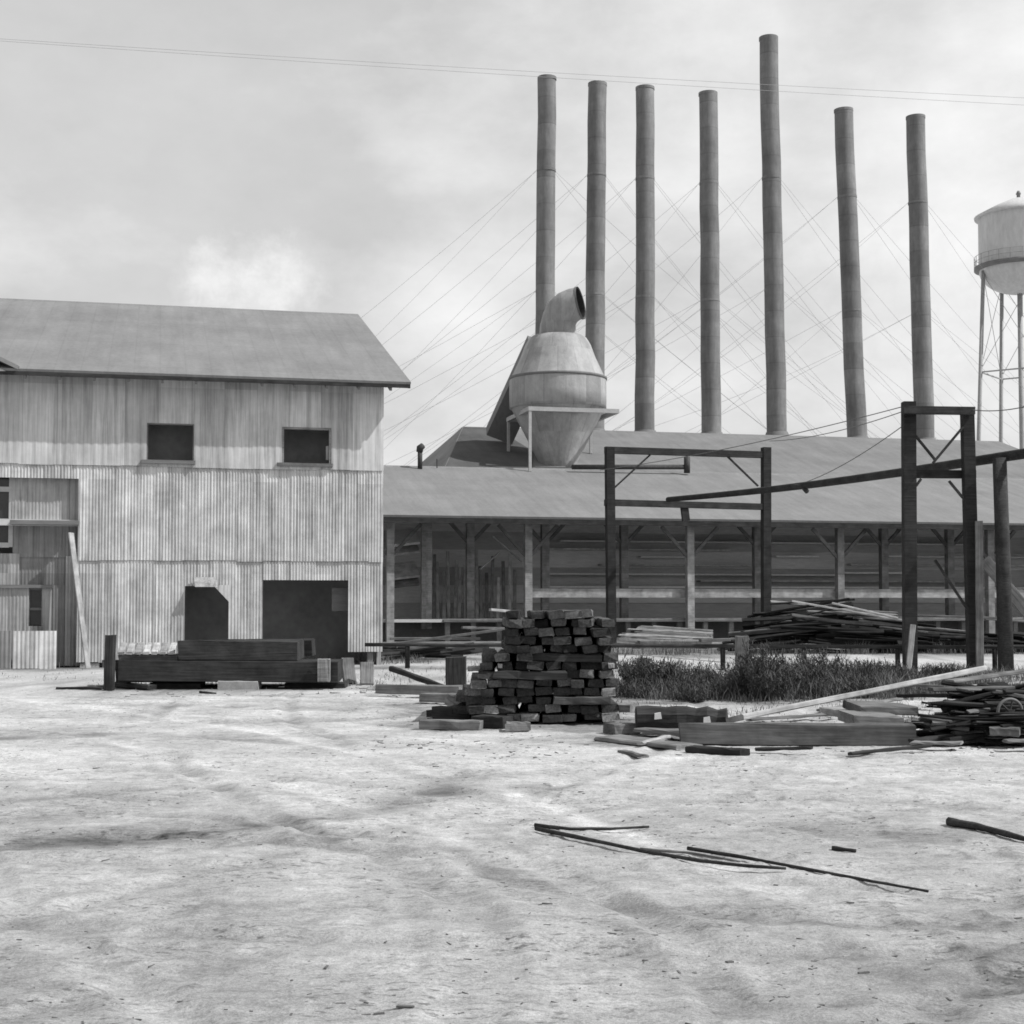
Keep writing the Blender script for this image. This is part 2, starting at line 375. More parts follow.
def make_ground():
    xs = [0.0]
    while xs[-1] < 2500: xs.append(xs[-1] + (0.028 if xs[-1] < 8 else min(0.028 * 1.05 ** (len(xs) - 285), 400)))
    xs = np.array(xs); xs = np.concatenate([-xs[:0:-1], xs])
    ys = [-1500, -400, -100, -30, -8, -2, 2, 4, 4.8]
    while ys[-1] < 3000: ys.append(ys[-1] + max(0.014, ys[-1] * (0.0036 if ys[-1] < 26 else 0.03)))
    ys = np.array(ys)
    X, Y = np.meshgrid(xs, ys); H, tone = ground_h(X, Y)
    GRID.update(xs=xs, ys=ys)
    far = (np.abs(X) > 120) | (Y > 160) | (Y < -10); H[far] = 0; GRID['H'] = H
    ny, nx = X.shape
    co = np.stack([X, Y, H], -1).reshape(-1, 3).astype(np.float32)
    idx = np.arange(ny * nx).reshape(ny, nx)
    q = np.stack([idx[:-1, :-1], idx[:-1, 1:], idx[1:, 1:], idx[1:, :-1]], -1).reshape(-1, 4)
    me = bpy.data.meshes.new('ground'); me.vertices.add(len(co)); me.vertices.foreach_set('co', co.ravel())
    me.loops.add(q.size); me.loops.foreach_set('vertex_index', q.ravel().astype(np.int32))
    me.polygons.add(len(q)); me.polygons.foreach_set('loop_start', np.arange(0, q.size, 4, dtype=np.int32))
    me.polygons.foreach_set('use_smooth', np.ones(len(q), dtype=bool))
    me.update(calc_edges=True)
    # albedo: dry pale sand, damp ruts, dark soil and bark by the lumber and weeds
    t = 1.0 + tone + 0.22 * fbm(X, Y, 1.7, 41, 5, 0.6) + 0.16 * fbm(X, Y, 0.35, 51, 3)
    t -= 0.26 * np.clip(fbm(X * 0.45, Y, 1.3, 71, 5, 0.65) * 2.2 - 0.25, 0, 1)
    t += .18 * fbm(X * .6, Y, 0.16, 241, 3, .7); t *= 0.69 + 0.31 * np.clip((Y - 6) / 9, 0, 1)  # sand darkened towards the camera, a vignette-like falloff put into its tone
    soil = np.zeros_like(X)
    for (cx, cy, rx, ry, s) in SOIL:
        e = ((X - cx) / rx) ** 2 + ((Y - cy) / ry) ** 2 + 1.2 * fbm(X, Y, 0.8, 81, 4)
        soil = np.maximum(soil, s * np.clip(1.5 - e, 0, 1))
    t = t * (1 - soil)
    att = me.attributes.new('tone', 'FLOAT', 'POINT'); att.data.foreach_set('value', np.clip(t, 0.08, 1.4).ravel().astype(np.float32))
    o = bpy.data.objects.new('ground', me); col.objects.link(o); o['kind'] = 'structure'
    m, nt, b = mat_base('sandy_yard_ground', 0.95, 0, 0.1)
    at = nd(nt, 'ShaderNodeAttribute', attribute_name='tone')
    n1 = noise(nt, 14, 6, 0.75); n2 = noise(nt, 60, 3, 0.7); n3 = noise(nt, 2.2, 8, 0.7)
    vo = nd(nt, 'ShaderNodeTexVoronoi'); vo.inputs['Scale'].default_value = 16
    tc = nd(nt, 'ShaderNodeTexCoord'); nt.links.new(tc.outputs['Object'], vo.inputs['Vector'])
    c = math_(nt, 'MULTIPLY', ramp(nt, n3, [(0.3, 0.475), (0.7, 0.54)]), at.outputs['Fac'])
    c = math_(nt, 'MULTIPLY', c, ramp(nt, n1, [(0.32, 0.74), (0.5, 0.98), (0.75, 1.1)]))
    c = math_(nt, 'MULTIPLY', c, ramp(nt, n2, [(0.3, 0.72), (0.6, 1.1)]))
    n4 = noise(nt, 26, 3, 0.6, stretch=(.55, 1, 1)); n5 = noise(nt, 1.1, 5, 0.65); n6 = noise(nt, 9, 4, .7, stretch=(.5, 1, 1)); n7 = noise(nt, 180, 2, .6)
    spk = math_(nt, 'MULTIPLY', ramp(nt, n4, [(0.54, 0), (0.66, 1)]), ramp(nt, n5, [(0.42, 0.05), (0.6, 1)]))
    c = math_(nt, 'MULTIPLY', c, math_(nt, 'SUBTRACT', 1.0, math_(nt, 'MULTIPLY', spk, .55)))
    c = math_(nt, 'MULTIPLY', c, ramp(nt, n6, [(0.3, 0.82), (0.55, 1.0), (0.75, 1.1)]))
    c = math_(nt, 'MULTIPLY', c, ramp(nt, n7, [(0.3, 0.75), (0.7, 1.2)]))
    c = math_(nt, 'MULTIPLY', c, ramp(nt, vo.outputs['Distance'], [(0.03, 0.72), (0.08, 1.0)]))
    nt.links.new(c, b.inputs['Base Color'])
    bump(nt, b, math_(nt, 'ADD', math_(nt, 'ADD', n1, math_(nt, 'MULTIPLY', n2, 0.6)), math_(nt, 'MULTIPLY', n4, .5)), 0.42, 0.014)
    me.materials.append(m)
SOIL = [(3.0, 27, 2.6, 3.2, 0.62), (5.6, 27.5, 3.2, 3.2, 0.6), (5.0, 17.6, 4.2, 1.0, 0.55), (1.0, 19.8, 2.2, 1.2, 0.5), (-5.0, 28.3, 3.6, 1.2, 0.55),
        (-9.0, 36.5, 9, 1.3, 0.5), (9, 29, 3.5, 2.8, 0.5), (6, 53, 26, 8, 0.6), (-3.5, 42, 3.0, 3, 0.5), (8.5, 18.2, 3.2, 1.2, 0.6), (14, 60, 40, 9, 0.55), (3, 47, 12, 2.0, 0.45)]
make_ground()

def gz(x, y):
    xs, ys, H = GRID['xs'], GRID['ys'], GRID['H']
    i = min(max(int(np.searchsorted(xs, x)) - 1, 0), len(xs) - 2); j = min(max(int(np.searchsorted(ys, y)) - 1, 0), len(ys) - 2)
    a = (x - xs[i]) / (xs[i + 1] - xs[i]); b = (y - ys[j]) / (ys[j + 1] - ys[j])
    return float((H[j, i] * (1 - a) + H[j, i + 1] * a) * (1 - b) + (H[j + 1, i] * (1 - a) + H[j + 1, i + 1] * a) * b)
def G(px, py, z=0.0):
    p = at_z(px, py, 0.0); p.z = gz(p.x, p.y) + z; return p

# ------------------------------------------------------------------ corrugated sheet wall in the facade plane
def corr_wall(name, mat, parent, u0, u1, z0, z1, v, holes=(), pitch=0.076, amp=0.0105, sheet=0.66, ragged=0.02):
    n = max(8, int((u1 - u0) / pitch * 4)); us = list(np.linspace(u0, u1, n + 1))
    hu = sorted({h[i] for h in holes for i in (0, 1) if u0 < h[i] < u1})
    for x in hu:
        k = min(range(1, len(us) - 1), key=lambda i: abs(us[i] - x)); us[k] = x
    zs = sorted({z0, z1} | {h[i] for h in holes for i in (2, 3) if z0 < h[i] < z1})
    zz = []
    for a, b in zip(zs, zs[1:]):
        k = max(1, int((b - a) / 0.5)); zz += [a + (b - a) * i / k for i in range(k)]
    zz.append(z1)
    off = {}
    mb = MB(); nz = len(zz)
    for i, u in enumerate(us):
        s = int(u // sheet)
        if s not in off: off[s] = (random.uniform(0, 0.012), random.uniform(-1, 1) * ragged, random.uniform(-0.012, 0.012), random.uniform(-1, 1))
        ov, oz, tl, ph = off[s]
        for j, z in enumerate(zz):
            zf = z + (oz if j == 0 else 0)
            dent = 0.012 * float(vnoise(np.array([u * 1.3]), np.array([z * 0.9 + v]), 5)[0])
            mb.v.append(W(u, v - ov + amp * math.sin(2 * math.pi * u / pitch + ph) + dent + tl * (z - z0) / (z1 - z0), zf))
    for i in range(len(us) - 1):
        uc = (us[i] + us[i + 1]) / 2
        for j in range(nz - 1):
            zc = (zz[j] + zz[j + 1]) / 2
            if any(h[0] < uc < h[1] and h[2] < zc < h[3] for h in holes): continue
            a = i * nz + j; mb.f.append((a, a + nz, a + nz + 1, a + 1))
    return mb.build(name, mat, parent, True)

# ------------------------------------------------------------------ mill building, left
def rect(x0, y0, x1, y1, v):
    u0, z1 = uz(x0, y0, v); u1, z0 = uz(x1, y1, v); return (u0, u1, z0, z1)
V0 = UV(at_z(190, 667))[1]
UR = uz(383, 560, V0)[0]; UL = UR - 19.0
VE = V0 - 0.70
ug, ze = uz(411, 382, VE)
# ridge on the same gable edge
lo_, hi_ = VE, VE + 25
for _ in range(60):
    mid = (lo_ + hi_) / 2
    if uz(358, 314, mid)[0] < ug: lo_ = mid
    else: hi_ = mid
VR, ZR = lo_, uz(358, 314, lo_)[1]
mill = thing('mill_building', 'two storey corrugated metal mill building with wide gabled roof at the left', 'building', W(UR, V0, 0), A)
slope = (ZR - ze) / (VR - VE)
VB = VR + (VR - VE); zw = ze + slope * (V0 - VE) - 0.16
wA = rect(147, 423, 194, 461, V0); wB = rect(282, 427, 331, 464, V0)
dA = rect(185, 586, 228, 680, V0); dB = rect(263, 580, 348, 680, V0)
dA = (dA[0], dA[1], -0.1, dA[3]); dB = (dB[0], dB[1], -0.1, dB[3])
bay = rect(-400, 470, 76, 690, V0); bay = (UL + 1.0, bay[1], -0.1, bay[3])
zS1 = uz(200, 467, V0)[1]; zS2 = uz(200, 560, V0)[1]
holes = [wA, wB, dA, dB, bay]; low_holes = holes + [(dB[1] - .01, UR + 1, -.2, .34), (dA[1] + .5, dA[1] + 1.0, -.2, .2), (bay[1] + .6, bay[1] + 1.3, -.2, .19)]
corr_wall('wall', M['corr'], mill, UL, UR, 0.12, zS2 + 0.05, V0 + 0.03, low_holes)
corr_wall('wall', M['corr'], mill, UL, UR, zS2 - 0.02, zS1 + 0.05, V0 - 0.005, holes)
corr_wall('wall', M['corr_up'], mill, UL, UR, zS1 - 0.02, zw, V0 - 0.04, holes, pitch=0.2, amp=0.006, sheet=0.8)
mb = MB()                                           # other three sides and the framing behind
mb.boxuv(UR - 0.14, UR - 0.03, V0 + 0.08, VB - 0.7, 0.0, zw)
mb.boxuv(UL, UL + 0.12, V0 + 0.08, VB - 0.7, 0.0, zw)
mb.boxuv(UL + 0.12, UR - 0.14, VB - 0.8, VB - 0.7, 0.0, zw)
mb.build('wall', M['corr_mid'], mill)
for uu in (UR - 0.15, UL + 0.13):                     # gable triangles
    mb = MB(); mb.slab([W(uu, VE + 0.7, zw), W(uu, VB - 0.7, zw), W(uu, VR, ZR - 0.2)], W(1, 0, 0) - W(0, 0, 0), 0.06); mb.build('gable', M['corr_mid'], mill)
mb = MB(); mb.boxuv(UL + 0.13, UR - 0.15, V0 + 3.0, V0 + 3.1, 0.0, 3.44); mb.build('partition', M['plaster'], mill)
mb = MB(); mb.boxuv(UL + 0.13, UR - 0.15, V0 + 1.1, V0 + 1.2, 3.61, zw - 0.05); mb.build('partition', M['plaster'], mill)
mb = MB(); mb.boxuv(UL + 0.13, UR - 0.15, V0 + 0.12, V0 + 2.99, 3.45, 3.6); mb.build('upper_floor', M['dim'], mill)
u = UR - 0.3
while u > UL + 1:
    if not any(h[0] - 0.05 < u < h[1] + 0.05 for h in (wA, wB, dA, dB)) and u > bay[1] + 0.1:
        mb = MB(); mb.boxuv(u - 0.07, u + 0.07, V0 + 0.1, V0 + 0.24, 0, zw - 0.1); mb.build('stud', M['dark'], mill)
    u -= 1.3
# roof: two slopes, fascia
n1 = Vector((0, 0, 0)); 
def nuv(u, v, z): return (W(u, v, z) - W(0, 0, 0)).normalized()
mb = MB()
mb.slab([W(UL - 0.7, VE, ze), W(ug, VE, ze), W(ug, VR, ZR), W(UL - 0.7, VR, ZR)], nuv(0, -slope, 1), 0.06)
mb.slab([W(UL - 0.7, VR, ZR), W(ug, VR, ZR), W(ug, VB, ze), W(UL - 0.7, VB, ze)], nuv(0, slope, 1), 0.06)
rf = mb.build('roof', M['roof'], mill)
mb = MB(); mb.boxuv(UL - 0.7, ug - 0.01, VE + 0.02, VE + 0.06, ze - 0.15, ze - 0.055); mb.build('fascia', M['beam'], mill)
mb = MB(); mb.beam(W(ug - 0.03, VE + 0.1, ze - 0.10), W(ug - 0.03, VR, ZR - 0.12), 0.05, 0.10); mb.build('barge_board', M['beam'], mill)
u = ug - 0.5
while u > UL:
    mb = MB(); mb.beam(W(u, VE + 0.07, ze - 0.17), W(u, V0 + 0.2, ze - 0.17 + slope * (V0 + 0.2 - VE)), 0.06, 0.12); mb.build('rafter_end', M['dark'], mill); u -= 0.8
# cross gable at the far left, its right slope just enters the frame
uc1, zc1 = uz(19, 367, VE - 0.06)
ax = uc1 - 3.2; az = zc1 + 1.5; vh = VE + (az - ze) / slope
mb = MB()
mb.slab([W(uc1, VE - 0.06, zc1 + .03), W(uc1, VE + 0.1, zc1 + .03), W(ax, vh, az + .03), W(ax, VE - 0.06, az + .03)], nuv(1.5, 0, 3.2), 0.09)
mb.slab([W(ax, VE - 0.06, az + .03), W(ax, vh, az + .03), W(2 * ax - uc1, VE + 0.1, zc1 + .03), W(2 * ax - uc1, VE - 0.06, zc1 + .03)], nuv(-1.5, 0, 3.2), 0.09)
cg = mb.build('cross_gable_roof', M['roof'], mill)
mb = MB(); mb.slab([W(uc1 - .3, VE, zc1 - .1), W(ax, VE, az - .1), W(2 * ax - uc1 + .3, VE, zc1 - .1)], nuv(0, -1, 0), 0.05); mb.build('cross_gable_front', M['corr_mid'], cg)
# window openings: sill, thin frame, a sash half drawn in the second
for h, fm in ((wA, 'trim'), (wB, 'white')):
    mb = MB(); t = 0.03 if fm == 'trim' else .05
    mb.boxuv(h[0] - 0.02, h[0] + t, V0 - 0.035, V0 + 0.12, h[2], h[3]); mb.boxuv(h[1] - t, h[1] + 0.02, V0 - 0.036, V0 + 0.12, h[2], h[3])
    mb.boxuv(h[0] + t, h[1] - t, V0 - 0.034, V0 + 0.12, h[3] - t, h[3] + 0.02)
    fr = mb.build('window', M['trim' if fm == 'trim' else 'shedpost'], mill)
    mb = MB(); mb.boxuv(h[0] - 0.12, h[1] + 0.03, V0 - 0.12, V0 + 0.1, h[2] - 0.085, h[2]); mb.build('sill', M[{'trim': 'trim', 'white': 'weathered'}[fm]], fr)
r = rect(326, 446, 329.5, 460, V0 + .2); mb = MB(); mb.boxuv(r[0], r[1], V0 + .2, V0 + .22, r[2], r[3]); mb.build('sash_piece', M['white'], fr)
# door trims, cut corner and bent flap over the small doorway
mb = MB()
u1, z1 = uz(213, 585, V0 - .05); u2, z2 = uz(230, 585, V0 - .05); u3, z3 = uz(230, 603, V0 - .05)
mb.slab([W(u1, V0 - .05, z1), W(u3, V0 - .05, z3), W(u2, V0 - .05, z2)], nuv(0, -1, 0), 0.01); mb.build('corner_patch', M['corr'], mill)
r = rect(194, 577, 216, 587, V0 - 0.1)
mb = MB(); mb.box8([W(r[0], V0 - .05, r[3]), W(r[1], V0 - .05, r[3]), W(r[1], V0 - .03, r[3]), W(r[0], V0 - .03, r[3]), W(r[0] + .02, V0 - .28, r[2]), W(r[1] + .03, V0 - .25, r[2]), W(r[1] + .03, V0 - .24, r[2] + .02), W(r[0] + .02, V0 - .27, r[2] + .02)])
mb.build('door_flap', M['corr_mid'], mill)
r = rect(332, 588, 351, 611, V0 + 0.5); mb = MB(); mb.boxuv(r[0], r[1] + .3, V0 + .5, V0 + .53, r[2], r[3]); mb.build('inner_panel', M['trim'], mill)
# patched bay at the left edge
VBAY = V0 + 0.22
def panel(x0, y0, x1, y1, v, mat, corr=True, name='wall_panel'):
    r = rect(x0, y0, x1, y1, v)
    if corr: return corr_wall(name, M[mat], mill, r[0], r[1], max(r[2], 0.05), r[3], v, pitch=0.082, amp=0.008)
    mb = MB(); mb.boxuv(r[0], r[1], v, v + 0.05, max(r[2], 0.02), r[3]); return mb.build(name, M[mat], mill)
panel(13, 468, 78, 523, VBAY, 'corr_mid'); panel(13, 525, 78, 557, VBAY + 0.04, 'corr_dark')
panel(19, 556, 66, 587, VBAY + 0.08, 'corr_dark'); panel(-200, 552, 19, 586, VBAY + 0.02, 'corr_mid')
panel(66, 556, 80, 672, VBAY + 0.02, 'corr_mid'); panel(50, 585, 67, 672, VBAY + 0.06, 'corr_dark')
panel(-200, 587, 28, 660, VBAY - 0.02, 'corr_mid'); panel(42, 587, 51, 660, VBAY - 0.02, 'corr_mid'); panel(28, 626, 42, 660, VBAY - 0.02, 'corr_mid')
panel(-200, 400, 13, 470, VBAY + .1, 'corr_dark')
r = rect(-60, 472, 12, 547, VBAY)
mb = MB(); mb.boxuv(r[0], r[1], VBAY + .12, VBAY + .14, r[2], r[3]); pn = mb.build('window', M['white'], mill)
mb = MB()
for yy in (474, 489, 521, 545):
    z = uz(0, yy, VBAY)[1]; mb.boxuv(r[0], r[1] - .07, VBAY + .02, VBAY + .08, z - .06, z + .06)
for xx in (11, -14, -38):
    uu = uz(xx, 500, VBAY)[0]; mb.boxuv(uu - .05, uu + .05, VBAY + .015, VBAY + .085, r[2], r[3])
mb.build('window_frame', M['light_steel'], pn)
mb = MB(); mb.boxuv(r[0], r[1] - .07, VBAY + .095, VBAY + .11, r[2], r[3]); mb.build('pane', M['glass'], pn)
r = rect(28, 588, 42, 625, VBAY)
mb = MB(); mb.boxuv(r[0], r[1], VBAY + .12, VBAY + .14, r[2], r[3]); pn = mb.build('window', M['glass'], mill)
mb = MB(); zc = uz(35, 609, VBAY)[1]
mb.boxuv(r[0], r[1], VBAY + .04, VBAY + .08, zc - .03, zc + .03); mb.boxuv(r[0], r[0] + .05, VBAY + .035, VBAY + .085, r[2], r[3]); mb.boxuv(r[0], r[1], VBAY + .03, VBAY + .09, r[3] - .05, r[3]); mb.build('window_frame', M['trim'], pn)
r = rect(10, 520, 79, 525, V0 - .1); mb = MB(); mb.boxuv(r[0], r[1], V0 - .16, VBAY + .03, r[2], r[3]); mb.build('ledge', M['trim'], mill)
r = rect(-200, 584, 52, 588, V0 - .1); mb = MB(); mb.boxuv(r[0], r[1], VBAY - .1, VBAY + .03, r[2], r[3]); mb.build('ledge', M['trim'], mill)
for x0 in range(80, 340, 26):                         # low block footing under the sheets
    r = rect(x0, 655, x0 + random.randint(12, 22), 668, V0)
    if not any(h[0] - .1 < r[0] < h[1] + .1 for h in (dA, dB)):
        mb = MB(); mb.boxuv(r[0], r[1], V0 + .06, V0 + .3, -0.05, 0.11); mb.build('footing_block', M['stone'], mill)

# leaning things at the bay
a = at_v(88, 664, V0 - .5); b = at_v(71, 533, V0 - .13); a.z = 0.02
plank('board', a, b, 0.19, 0.04, 'shedpost', 'long pale board leaning on the metal mill wall beside the patched bay', 'board', roll=R(5), lift=False)
for (x0, x1, lab, mt) in ((13, 56, 'short pale corrugated sheet standing on edge against the mill bay at far left', 'corr'), (-40, 11, 'dull corrugated sheet standing at the left edge of the photo', 'corr_dark')):
    r = rect(x0, 631, x1, 672, V0 - .45); t = thing('corrugated_sheet', lab, 'metal sheet', W((r[0] + r[1]) / 2, V0 - .45, 0), A)
    o = corr_wall('sheet', M[mt], t, r[0], r[1], 0.02, r[3], V0 - .45, pitch=0.1, amp=0.012)

# ------------------------------------------------------------------ lumber shed and boiler house behind
VS, VT, VD = 58.5, 68.5, 78.5
zse = UV(at_v(700, 519, VS))[2]; zst = UV(at_v(700, 473, VT))[2]; zsd = UV(at_v(700, 433, VD))[2]
US0, US1 = 6.7, uz(1024, 520, VS)[0] + 26
shed = thing('lumber_shed', 'long open fronted lumber shed with low metal roof on braced posts', 'shed', W(15, VS, 0), A)
s1 = (zst - zse) / (VT - VS)
mb = MB(); mb.slab([W(US0, VS, zse), W(US1, VS, zse), W(US1, VT, zst), W(US0, VT, zst)], nuv(0, -s1, 1), 0.09)
rf = mb.build('roof', M['shed_roof'], shed)
mb = MB(); mb.boxuv(US0, US1, VT - .03, VT + .02, zst - .02, zst + .05); mb.build('flashing', M['light_steel'], rf)
mb = MB(); mb.boxuv(US0, US1, VS + .03, VS + .09, zse - .30, zse - .1); mb.build('fascia', M['post'], shed)
VP = VS + 1.0; VQ = VS + 3.2; VW = VS + 5.8
mb = MB(); mb.boxuv(US0 + .1, US1 - .1, VP - .12, VP + .12, zse + s1 * 1.2 - .52, zse + s1 * 1.2 - .12); mb.build('eave_beam', M['grey'], shed)
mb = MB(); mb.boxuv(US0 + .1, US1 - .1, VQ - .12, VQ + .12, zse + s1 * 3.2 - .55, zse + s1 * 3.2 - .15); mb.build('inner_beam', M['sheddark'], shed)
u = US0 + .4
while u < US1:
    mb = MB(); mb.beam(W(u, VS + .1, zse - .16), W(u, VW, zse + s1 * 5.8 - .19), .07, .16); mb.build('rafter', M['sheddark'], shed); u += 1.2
ztop = zse + s1 * 1.2 - .5
def shed_post(x, v, lower, wd, mat, brace=(1, 1), nm='post'):
    u = uz(x, 600, v)[0]; zt = zse + s1 * (v - VS) - .52
    mb = MB(); mb.boxuv(u - wd / 2, u + wd / 2, v - wd / 2, v + wd / 2, lower, zt); p = mb.build(nm, M[mat], shed)
    for k, s in enumerate((-1, 1)):
        if brace[k]:
            mb = MB(); mb.beam(W(u + s * .05, v - .01, zt - 1.35), W(u + s * 1.25, v - .01, zt - .05), .12, .14); mb.build('knee_brace', M['grey'], p)
for x in (390, 528, 690, 840, 990, 1140, 1290): shed_post(x, VP, 0, .30, 'shedpost')
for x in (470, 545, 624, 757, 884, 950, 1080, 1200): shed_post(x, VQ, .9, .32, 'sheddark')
for x in (424, 428.5): shed_post(x, VP + 1.4, .5, .24, 'shedpost', (0, 0))
# back wall of wide horizontal boards with ledges
mb = MB(); z = 0.0; k = 0
zlim = zse + s1 * 5.6 - .25
while z < zlim - .05:
    hgt = min(0.78, zlim - z); mb = MB()
    mb.box8([W(US0, VW - .12, z), W(US1, VW - .12, z), W(US1, VW + .06, z), W(US0, VW + .06, z), W(US0, VW - .02, z + hgt), W(US1, VW - .02, z + hgt), W(US1, VW + .06, z + hgt), W(US0, VW + .06, z + hgt)]); z += hgt; k += 1; mb.build('wall_board', M['dim' if k % 2 else 'dim2'], shed)
for yy, x0, x1, mt in ((540, 560, 980, 'white'), (548, 545, 730, 'fresh'), (555.5, 775, 818, 'ash'), (555.5, 888, 903, 'ash'), (556, 640, 690, 'white'), (556, 910, 1080, 'white'), (564, 600, 760, 'fresh'), (564, 850, 1090, 'fresh'), (572, 842, 905, 'ash'), (573, 545, 840, 'white'), (580, 700, 980, 'fresh'), (586, 545, 1090, 'ash')):
    u0, z = uz(x0, yy, VW - .5); u1 = uz(x1, yy, VW - .5)[0]
    mb = MB(); mb.boxuv(u0, u1, VW - .62, VW - .15, z - .075, z); mb.build('shelf', M[mt], shed)
# deck, railing beam
ud0 = uz(445, 600, VP)[0]
mb = MB(); mb.boxuv(US0 + .2, US1, VP + .25, VW - .2, .78, .9); mb.build('deck', M['dim'], shed)
mb = MB(); zr = uz(690, 619, VP)[1]; mb.boxuv(ud0, US1, VP + .16, VP + .24, zr - .06, zr + .04); mb.build('deck_edge', M['weathered'], shed)
zr = uz(690, 593.5, VP)[1]; mb = MB(); mb.boxuv(uz(530, 600, VP)[0], US1, VP + .16, VP + .34, zr - .17, zr + .2); mb.build('rail', M['fresh'], shed)
for x in range(450, 1300, 26):
    u = uz(x, 620, VP)[0]; mb = MB(); mb.boxuv(u - .1, u + .1, VP + .5, VP + .7, 0, .77); mb.build('pier', M['sheddark'], shed)
mb = MB(); mb.boxuv(US0, US1, VP + 1.9, VP + 2.0, 0, .77); mb.build('skirting', M['dark'], shed)
mb = MB(); mb.boxuv(US0, US0 + .12, VS + 3, VW, 0, zse + .5); mb.build('side_wall', M['dim'], shed)
# lumber kept under the roof (things of their own)
for i, (x0, x1, y, v, mt) in enumerate(((391, 417, 536, VW - 1.5, 'ash'), (391, 417, 545, VW - 1.5, 'fresh'), (391, 417, 569, VW - 1.9, 'fresh'), (391, 417, 577, VW - 1.9, 'weathered'))):
    a = at_v(x0, y + 3, v); b = at_v(x1, y, v)
    plank('plank', a, b, 1.1, .12, mt, ['pale lumber lying highest under the shed roof beside the mill corner', 'grey lumber just below the pale topmost board in the shed corner', 'upper board of the lower pair in the dark shed corner', 'lowest board in the dark shed corner beside the mill'][i], 'lumber', roll=R(35), lift=False)
for i in range(16):
    x = 433 + i * 5.4 + random.uniform(-1, 1); y0 = 590 + random.uniform(0, 8); y1 = random.choice((560, 566, 572, 552)) + random.uniform(-6, 6)
    a = at_v(x, y0, VQ + .8); b = at_v(x + random.uniform(-1.5, 1.5), y1, VQ + 1.5); a.z = .9
    plank('standing_board', a, b, .14, .04, random.choice(('fresh', 'shedpost', 'weathered')), 'narrow board standing upright in the dark left bays of the shed', 'board', 'boards standing in the shed', lift=False)
for i, (xa, ya, xb, yb) in enumerate(((493, 536, 522, 562), (480, 569, 500, 552))):
    plank('board', at_v(xa, ya, VQ - 1), at_v(xb, yb, VQ - 1), .2, .05, 'shedpost', ['slanting board running down to the right inside the shed left of the tie stack', 'short slanting board rising to the right inside the shed'][i], 'board', lift=False)

boiler = thing('boiler_house', 'taller boiler house roof rising behind the long shed around the smokestacks', 'building', W(30, VD, 0), A)
ub0 = uz(445, 467, VT)[0]; ub1 = uz(463, 428, VD)[0]; ub2 = uz(999, 442, VD)[0]
s2 = (zsd - zst) / (VD - VT); VX = 2 * VD - VT
mb = MB()
mb.slab([W(ub0, VT + .11, zst + .02), W(ub2, VT + .11, zst + .02), W(ub2, VD, zsd), W(ub1, VD, zsd)], nuv(0, -s2, 1), .08)
mb.slab([W(ub1, VD, zsd), W(ub2, VD, zsd), W(ub2, VX, zst), W(ub0, VX, zst)], nuv(0, s2, 1), .08)
mb.slab([W(ub0, VX, zst), W(ub0, VT + .11, zst + .02), W(ub1, VD, zsd)], nuv(-1, 0, (ub1 - ub0) / (zsd - zst)), .08)
rf = mb.build('roof', M['boiler_roof'], boiler)
uo = uz(538, 440, VT + 3)[0]; f_ = .97; ubx = ub0 + (ub1 - ub0) * f_; nn = nuv(0, -s2, 1) * .03
mb = MB(); mb.slab([W(ub0 + .05, VT + .14, zst + .02) + nn, W(uo - 1, VT + .14, zst + .02) + nn, W(uo, VT + 4, zst + .02 + s2 * 3.9) + nn, W(uo - .6, VT + 10 * f_, zst + s2 * 10 * f_) + nn, W(ubx + .05, VT + 10 * f_, zst + s2 * 10 * f_) + nn], nuv(0, -s2, 1), .02); mb.build('dark_patch', M['dark_roof'], rf)  # darker sheet over the left part of the front slope
mb = MB(); mb.boxuv(ub0 + .15, ub2 - .2, VT + .35, VT + .45, 0, zst - .1); mb.boxuv(ub0 + .15, ub2 - .2, VX - .45, VX - .35, 0, zst - .1)
mb.boxuv(ub0 + .15, ub0 + .25, VT + .45, VX - .45, 0, zst - .1); mb.boxuv(ub2 - .3, ub2 - .2, VT + .45, VX - .45, 0, zst - .1); mb.build('wall', M['corr_mid'], boiler)
mb = MB(); mb.slab([W(ub2 - .2, VT + .4, zst - .12), W(ub2 - .2, VX - .4, zst - .12), W(ub2 - .2, VD, zsd - .15)], nuv(1, 0, 0), .08); mb.build('gable', M['corr_mid'], boiler)

